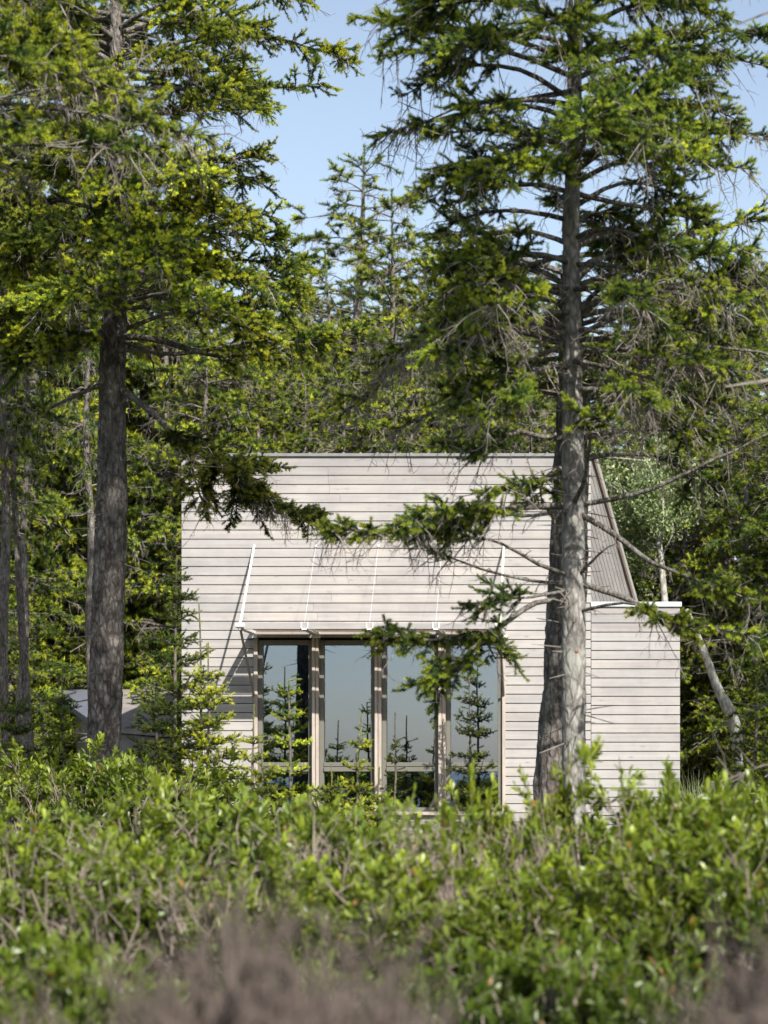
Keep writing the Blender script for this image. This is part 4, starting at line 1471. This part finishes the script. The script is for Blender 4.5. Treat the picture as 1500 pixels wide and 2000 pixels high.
WOODS = 'spruces in the woods behind the house'
G_LBL = 'green spruce among many alike in the woods behind the house roof'
place('c', 690, 312, 46, 0.4, 'tall thin spruce with a sparse half bare top standing highest in the sky gap', WOODS, 1.25)
place('d', 768, 402, 41, 1.2, 'olive green spruce with a full crown just right of the tall sparse topped one', WOODS, 0.95)
for i, (k, px, ty, Y, rz, w) in enumerate([
        ('a', 620, 560, 44, 0.0, 1.0), ('d', 540, 640, 40, 2.0, 1.0), ('b', 470, 600, 42, 3.0, 1.0), ('d', 860, 490, 42, 1.0, 1.0), ('a', 660, 520, 41, 5.7, 1.0),
        ('a', 930, 470, 48, 2.2, 1.0), ('d', 700, 700, 37, 0.7, 1.0), ('b', 1010, 520, 42, 4.0, 1.0), ('a', 820, 640, 38, 5.0, .9),
        ('e', 565, 590, 52, 5.5, 1.0), ('d', 1070, 620, 39, 3.3, 1.0), ('b', 640, 620, 50, 0.3, 1.1), ('a', 900, 640, 52, 4.4, 1.1),
        ('d', 760, 620, 55, 1.9, 1.2), ('e', 980, 600, 56, 2.7, 1.1), ('a', 500, 640, 56, 0.9, 1.1), ('d', 420, 560, 47, 1.1, 1.1),
        ('b', 1130, 520, 50, 2.0, 1.0), ('e', 1080, 500, 55, .2, 1.1), ('d', 880, 740, 41, 3.9, 1.0), ('d', 590, 740, 38, 4.9, .9),
        ('a', 660, 720, 36.5, 2.9, 1.1), ('d', 780, 760, 36, 3.6, 1.1), ('a', 960, 730, 37, 0.2, 1.1), ('d', 1040, 740, 36.5, 1.4, 1.1), ('b', 520, 720, 37, 2.4, 1.1),
        ('d', 450, 700, 36.5, 4.1, 1.1), ('d', 690, 600, 47, 5.3, 1.2), ('d', 830, 560, 49, 0.8, 1.2), ('a', 570, 610, 48, 1.3, 1.2), ('d', 940, 560, 46, 4.8, 1.2)]):
    place(k, px, ty, Y, rz, G_LBL, WOODS, w)
RW = 'spruces in the dark woods right of the wing'
R_LBL = 'dark green spruce among those crowding the woods right of the wing'
for (k, px, ty, Y, rz, w) in [('a', 1230, 560, 40, 0.5, 1.0), ('b', 1330, 500, 38, 1.5, 1.0), ('d', 1430, 520, 37, 2.5, 1.0), ('a', 1520, 470, 40, 3.5, 1.0),
                              ('e', 1280, 520, 46, 4.5, 1.1), ('d', 1390, 600, 44, 0.1, 1.2), ('b', 1490, 560, 48, 1.1, 1.1), ('d', 1190, 680, 36, 5.1, .85),
                              ('a', 1590, 500, 36, 2.1, 1.1), ('a', 1450, 760, 34.5, .6, 1.0), ('d', 1340, 820, 36, 1.6, 1.0), ('d', 1620, 620, 33, .6, 1.0)]:
    place(k, px, ty, Y, rz, R_LBL, RW, w)
LW = 'spruces in the woods left of the house'
L_LBL = 'leafy green spruce among those filling the woods left of the house'
for (k, px, ty, Y, rz, w) in [('b', 330, 480, 38, 0.6, 1.0), ('a', 270, 520, 42, 1.6, 1.0), ('d', 150, 560, 39, 2.6, 1.0), ('e', 70, 420, 40, 3.6, 1.0),
                              ('a', -20, 500, 38, 4.6, 1.0), ('d', 390, 640, 36, 5.6, 1.0), ('b', 200, 600, 46, 0.2, 1.1), ('d', 30, 640, 45, 1.2, 1.1),
                              ('d', 310, 700, 48, 2.2, 1.2), ('a', -110, 500, 34, 2.8, 1.1), ('d', 110, 700, 50, 4.2, 1.2), ('a', 60, -150, 38, 0.8, .9), ('d', 160, 60, 39, 2.0, .9), ('a', 270, 180, 40, 3.2, .8), ('d', -40, 60, 37, 4.4, .9), ('d', 350, 400, 39, 1.8, 1.0)]:
    place(k, px, ty, Y, rz, L_LBL, LW, w)
place('g', 6, 250, 23.2, 0.3, 'bare grey trunk with spiky dead snags standing at the left edge', LW, .62)
place('g', 42, 300, 25.5, 1.9, 'shaded grey trunk just right of the one at the left edge', LW, .5)
place('g', 70, 380, 23.8, 4.0, 'pinkish brown slim leaning trunk third from the left edge', LW, .5).rotation_euler = (0, 0.05, 4.0)
place('g', 182, 330, 27.5, 5.1, 'slim dark trunk close behind the left side of the thick shaded trunk', LW, .55)
UG = 'young spruces under the trees left of the house'
U_LBL = 'sunlit bushy young spruce among those under the trees left of the house'
for (px, ty, Y, rz, w) in [(265, 980, 37, 0.1, .9), (320, 1060, 37, 1.1, .9), (120, 1000, 37.5, 2.1, .9), (160, 1120, 37, 3.1, .9), (20, 1080, 34, 4.1, .9),
                           (290, 1230, 36.5, 5.1, 1.0), (210, 900, 38, .9, .9), (340, 950, 39, 2.9, .9), (40, 1180, 32.5, 1.4, .8), (60, 950, 39, 2.4, 1.0), (255, 1200, 38, .4, 1.0)]:
    place('f', px, ty, Y, rz, U_LBL, UG, w)
for (px, ty, Y, rz) in [(1475, 1285, 29.5, 0.7)]:
    place('f', px, ty, Y, rz, 'round bright green young spruce at the right edge beside the wing', 'green spruces beside the wing', 0.9)
# unseen trees added to shade the thick trunk and the gap beside the wing
place('a', 2109, -60, 24.0, 1.0, 'unseen tall spruce added outside the right edge to shade the gap beside the wing', 'unseen shading spruces outside the right edge', 1.1)
place('h', 1625, -5300, 9.8, 2.0, 'unseen very tall spruce added outside the right edge to shade the thick left trunk', 'unseen shading spruces outside the right edge', .75)


def treeline():
    rng = np.random.default_rng(77)
    n = 90000
    x = rng.uniform(-26, 14, n); y = rng.uniform(58, 70, n)
    hgt = 5.2 + 1.6 * np.sin(x * 1.3) + 1.0 * np.sin(x * 2.9 + 1) + 0.8 * np.sin(x * 5.1)
    z = hgt * rng.random(n) ** 0.8
    c = np.stack([x, y, z], 1)
    d = unit(rng.normal(size=(n, 3)))
    s, _ = perp(d, rng)
    L = rng.uniform(0.12, 0.3, n)[:, None]
    V = np.stack([c - s * 0.04, c + s * 0.04, c + d * L], 1).reshape(-1, 3)
    C = (PAL['old_shade'] * 0.6 + PAL['mid'] * 0.4) * rng.uniform(0.6, 1.3, n)[:, None]
    o = mesh_np('treeline', V, np.arange(n * 3).reshape(-1, 3), M['needle'], None, np.repeat(C, 3, 0))
    tag(o, 'far off spruce wood closing the view low behind the nearer trees', 'woods', None, 'stuff')


treeline()

# ---- pale leaved tree and leaning pale trunk right of the house
def pale_tree():
    root = thing('broadleaf_tree', 'pale leaved broadleaf tree with small whitish leaves behind the slanted roof edge', 'tree', (0, 0, 0))
    rng = np.random.default_rng(88)
    Y = 33.0
    w = MB()
    b = at(1300, 1500, Y); b[2] = -0.1
    T = [b, at(1305, 1250, Y), at(1290, 1080, Y), at(1275, 980, Y), at(1262, 900, Y)]
    w.tube(T, [0.07, 0.06, 0.045, 0.03, 0.012], 10)
    tips = []
    for k in range(46):
        f = rng.uniform(0.45, 1)
        i = min(3, int(f * 4)); a = T[i] * (1 - (f * 4 - i)) + T[i + 1] * (f * 4 - i)
        e = at(1268 + rng.normal(0, 52), 985 + rng.normal(0, 70), Y + rng.uniform(-0.9, 0.9))
        m = (a + e) / 2 + rng.normal(0, 0.08, 3)
        w.tube([a, m, e], [0.014, 0.009, 0.004], 5, cap=False)
        tips += [e, (m + e) / 2, m, e * 0.75 + m * 0.25]
    w.build('trunk', M['bark_pale'], root, smooth=True)
    tips = np.array(tips)
    n = 9000
    B = tips[rng.integers(0, len(tips), n)] + rng.normal(0, 0.10, (n, 3))
    D = unit(rng.normal(size=(n, 3)))
    up = unit(np.array([0, 0, 1.0]) + rng.normal(0, .6, (n, 3)))
    L = rng.uniform(0.04, 0.07, n)
    C = np.array([0.20, 0.255, 0.10]) * rng.uniform(0.6, 1.5, n)[:, None]
    C[rng.random(n) < 0.06] = (0.36, 0.42, 0.26)
    V, F, CC = leaf_mesh(B, D, up, L, L * 0.6, C, 0.1, rng)
    mesh_np('crown', V, F, M['pale_leaf'], root, CC)
    # leaning trunk
    r2 = thing('leaning_trunk', 'pale bare trunk leaning left with a crook in the dark gap right of the wing', 'tree trunk', (0, 0, 0))
    Y = 30.5
    g = at(1441, 1600, Y); g[2] = -0.1
    t = Tree(5)
    Q, r = trunk(t, [g, at(1440, 1475, Y), at(1436, 1420, Y), at(1424, 1388, Y), at(1400, 1340, Y), at(1382, 1290, Y), at(1360, 1235, Y), at(1340, 1190, Y)],
                 [0.085, 0.075, 0.085, 0.085, 0.062, 0.055, 0.045, 0.03], sides=20, step=0.04, amp=0.004, seed=3)
    for k in range(26):
        i = rng.integers(20, len(Q) - 1)
        d = unit(np.array([[rng.choice([-1, 1]), rng.normal(0, .4), rng.normal(-.05, .2)]]))
        t.dead(Q[i][None], Q[i][None] + d * rng.uniform(.15, .6), 0.010, 0.004)
    t.finish(r2, M['bark_pale'])


pale_tree()

# ---- young spruces in front of the house
YG = 'young spruces in front of the house'
def sap(px, top, Y, R, seed, label, **k):
    H = top_h(top, Y) + 0.03
    o = sapling(seed, H, R, label, gpos(px, Y)[:2] + (-0.03,), **k)
    o['group'] = YG
    return o


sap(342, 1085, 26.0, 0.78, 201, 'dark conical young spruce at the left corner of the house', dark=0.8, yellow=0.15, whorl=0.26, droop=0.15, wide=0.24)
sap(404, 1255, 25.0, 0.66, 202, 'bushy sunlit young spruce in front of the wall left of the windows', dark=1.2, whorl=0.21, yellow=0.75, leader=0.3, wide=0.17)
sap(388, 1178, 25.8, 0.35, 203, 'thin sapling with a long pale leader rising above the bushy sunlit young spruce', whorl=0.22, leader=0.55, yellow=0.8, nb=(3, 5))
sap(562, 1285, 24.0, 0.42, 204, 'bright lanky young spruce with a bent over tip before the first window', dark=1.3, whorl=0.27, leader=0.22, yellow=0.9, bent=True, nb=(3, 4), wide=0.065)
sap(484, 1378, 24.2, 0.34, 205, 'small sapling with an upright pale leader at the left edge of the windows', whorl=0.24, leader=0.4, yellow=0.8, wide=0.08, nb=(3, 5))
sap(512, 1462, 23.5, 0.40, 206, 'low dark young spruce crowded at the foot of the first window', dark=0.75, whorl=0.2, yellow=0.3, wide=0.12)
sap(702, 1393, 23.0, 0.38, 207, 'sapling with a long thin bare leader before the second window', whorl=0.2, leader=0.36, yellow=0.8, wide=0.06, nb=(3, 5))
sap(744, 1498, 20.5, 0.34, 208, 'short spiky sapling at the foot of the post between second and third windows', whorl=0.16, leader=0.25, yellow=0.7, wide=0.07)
sap(926, 1292, 27.2, 0.42, 209, 'dark slender young spruce close before the fourth window, standing in for a reflected one', dark=0.45, whorl=0.25, yellow=0.1, wide=0.14, leader=0.14, nb=(3, 6))  # shade painted into the needles; stands in for a spruce reflected in the glass
sap(770, 1392, 27.3, 0.22, 210, 'thin dark sapling close before the third window', dark=0.4, whorl=0.2, yellow=0.1, wide=0.06, nb=(2, 4), leader=0.25)  # needle colour darkened to paint in shade
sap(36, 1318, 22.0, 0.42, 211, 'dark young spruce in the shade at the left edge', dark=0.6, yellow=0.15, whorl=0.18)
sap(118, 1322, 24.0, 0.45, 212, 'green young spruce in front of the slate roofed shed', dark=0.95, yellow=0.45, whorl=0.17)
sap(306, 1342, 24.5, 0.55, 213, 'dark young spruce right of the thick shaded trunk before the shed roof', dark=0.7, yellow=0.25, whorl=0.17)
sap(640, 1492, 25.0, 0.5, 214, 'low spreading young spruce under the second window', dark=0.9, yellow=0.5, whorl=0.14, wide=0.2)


# ---- bayberry thicket
BUSH = {
    'a': (shrub(301, 1.4, 0.62, 1.0, 10, 5, 6, leaf=0.062), 1.4, 0.62),
    'b': (shrub(302, 1.4, 0.66, 0.95, 10, 5, 5, bare=0.4, leaf=0.05), 1.4, 0.66),
    'c': (shrub(303, 1.4, 0.58, 1.0, 9, 6, 6, bare=0.1, yellow=0.8, low=0.66, leaf=0.06), 1.4, 0.58),
    'd': (shrub(304, 1.4, 0.60, 0.8, 13, 6, 6, bare=0.75, leaf=0.052, thick=1.15), 1.4, 0.60),
    'l': (shrub(306, 1.0, 0.55, 1.0, 10, 5, 6, bare=0.1, yellow=0.12, low=0.2), 1.0, 0.55),
    'm': (shrub(307, 1.4, 0.62, 1.0, 11, 7, 6, bare=0.12, yellow=0.6, low=0.30, leaf=0.058), 1.4, 0.62),
    'x': (shrub(305, 1.4, 0.27, 0.0, 22, 9, 8, bare=1.0, stem='stem_dead', name='dead_bush', thick=1.5), 1.4, 0.27),
    's': (shrub(308, 1.3, 0.10, 1.0, 4, 4, 4, bare=0.0, yellow=0.15, low=0.5, leaf=0.05), 1.3, 0.10),
}
bused = set()
BG = 'bayberry bushes of the thicket'


def bush(kind, px, top, Y, rz, label, wide=1.0, group=BG):
    root, H0, R0 = BUSH[kind]
    s = (top_h(top, Y)) / H0
    sc = (wide, wide, s)
    if kind not in bused:
        bused.add(kind)
        root.location = gpos(px, Y)[:2] + (0,); root.rotation_euler = (0, 0, rz); root.scale = sc
        root['label'] = label; root['group'] = group
        return root
    return dup(root, gpos(px, Y)[:2] + (0,), rz, sc, label, group)


# behind, in focus
bush('c', 60, 1425, 18.0, 0.1, 'yellow green bush at the left edge below the bare trunks', 1.3)
bush('c', 150, 1435, 17.0, 1.1, 'yellow green bush hiding the foot of the thick shaded trunk', 1.2)
bush('a', 275, 1455, 16.5, 2.1, 'yellow green bush just right of the thick shaded trunk foot', 1.2)
bush('c', 390, 1460, 17.0, 3.1, 'low yellow green bush below the bushy sunlit young spruce', 1.2)
M_LBL = 'leafy green bush in the middle of the thicket below the house'
for i, (k, px, top, Y) in enumerate([('a', 480, 1535, 14.5), ('c', 620, 1560, 14), ('a', 780, 1580, 14), ('c', 900, 1590, 13.5), ('a', 1010, 1600, 13.5), ('c', 1120, 1600, 14),
                                     ('a', 1230, 1600, 14), ('c', 1330, 1545, 15), ('a', 1420, 1540, 15), ('c', 1510, 1510, 15)]):
    bush(k, px, top, Y, i * 1.3, M_LBL, 1.15)
# main front row
F_ROW = [('a', 20, 1545, 9.5, 'blurred bush of the front row at the left edge', 1.0),
         ('c', 170, 1530, 9.8, 'blurred bush of the front row below the thick shaded trunk', 1.0),
         ('b', 310, 1525, 9.6, 'blurred bush of the front row left of the lanky young spruce', 1.0),
         ('c', 450, 1518, 9.4, 'blurred light green bush of the front row below the left end of the windows', 1.0),
         ('a', 580, 1530, 9.2, 'blurred bush of the front row below the first window', 1.0),
         ('d', 700, 1525, 8.8, 'bush with many bare grey twigs below the second window', 0.9),
         ('b', 850, 1550, 9.0, 'half bare bush below the third window', 1.0),
         ('d', 950, 1545, 8.6, 'bush with bare forked twigs below the fourth window', 0.8),
         ('c', 1055, 1478, 9.6, 'tall leafy bush standing high before the foot of the two trunks', 0.75),
         ('a', 1160, 1595, 9.2, 'low leafy bush at the foot of the slender trunk', 0.9),
         ('c', 1290, 1488, 9.4, 'tall light green bush before the right part of the wing', 0.95),
         ('a', 1400, 1530, 9.8, 'leafy bush below the leaning pale trunk', 0.9),
         ('c', 1490, 1465, 8.6, 'tall leafy bush at the right edge', 1.0)]
for i, (k, px, top, Y, lb, w) in enumerate(F_ROW):
    bush(k, px, top - (38 if px > 1000 else 14), Y, 0.7 + i * 1.7, lb, w)
N_LBL = 'bush of the thicket front with leafy top over tangled bare grey stems'
for i, (k, px, top, Y, w) in enumerate([('d', -20, 1590, 8.3, 1.0), ('b', 120, 1600, 8.1, 1.0), ('m', 250, 1610, 8.4, .9), ('d', 380, 1600, 8.0, .9), ('c', 520, 1600, 8.2, .9), ('m', 640, 1620, 7.9, .9),
                                     ('m', 770, 1650, 8.0, .9), ('d', 890, 1640, 8.2, .9), ('m', 1010, 1630, 7.8, .9), ('m', 1130, 1640, 8.0, .9),
                                     ('m', 1250, 1590, 8.2, .9), ('m', 1360, 1570, 7.9, .9), ('m', 1480, 1560, 7.8, .9),
                                     ('l', 60, 1800, 6.6, .9), ('l', 170, 1850, 6.4, .7), ('l', 1000, 1830, 6.7, .8), ('l', 1190, 1800, 6.9, .8), ('l', 640, 1860, 6.8, .7)]):
    bush(k, px, top, Y, 0.4 + i * 2.3, N_LBL if k != 'l' else 'low dark green leafy bush at the foot of the thicket front', w)
# closest, far out of focus
bush('x', 440, 1560, 3.0, 0.3, 'strongly blurred dead brown bush in the left half of the foreground', 0.62, 'dead bushes in the foreground')
bush('x', 610, 1610, 3.2, 1.3, 'strongly blurred dead brown bush at the bottom middle', 0.66, 'dead bushes in the foreground')
bush('x', 740, 1730, 2.8, 2.3, 'low dead brown bush right of the bottom middle', 0.5, 'dead bushes in the foreground')
bush('x', 1510, 1640, 3.0, 3.3, 'strongly blurred dead brown bush in the lower right corner', 0.55, 'dead bushes in the foreground')
bush('x', -10, 1840, 4.2, 4.3, 'dead brown bush in the lower left corner', 0.6, 'dead bushes in the foreground')
bush('s', 215, 1860, 1.9, 0.9, 'strongly blurred dark green sprig at the bottom left', 1.0, 'green sprigs close to the viewer')
bush('s', 590, 1790, 2.0, 1.9, 'strongly blurred green sprig standing up before the dead brown bushes', 0.6, 'green sprigs close to the viewer')


def grass_tuft():
    rng = np.random.default_rng(91)
    Y = 26.0
    n = 420
    base = np.array(gpos(1360, Y))
    B = base + np.stack([rng.normal(0, 0.22, n), rng.normal(0, 0.2, n), np.zeros(n)], 1)
    H = (top_h(1505, Y)) * rng.uniform(0.55, 1.08, n)
    ln = rng.normal(0, 0.28, (n, 2))
    V, F = [], []
    for i in range(n):
        w = np.array([0.006, 0.002, 0])
        m = B[i] + np.array([ln[i, 0] * .3, ln[i, 1] * .3, H[i] * .65])
        t = B[i] + np.array([ln[i, 0], ln[i, 1], H[i]])
        b = len(V)
        V += [B[i] - w, B[i] + w, m - w * .8, m + w * .8, t]
        F += [(b, b + 1, b + 3), (b, b + 3, b + 2), (b + 2, b + 3, b + 4)]
    C = np.repeat(np.array([0.24, 0.27, 0.11]) * rng.uniform(.7, 1.2, n)[:, None], 5, 0)
    o = mesh_np('grass_tuft', V, F, M['grass'], None, C)
    tag(o, 'tuft of tall pale grass at the right corner of the wing', 'grass')


grass_tuft()
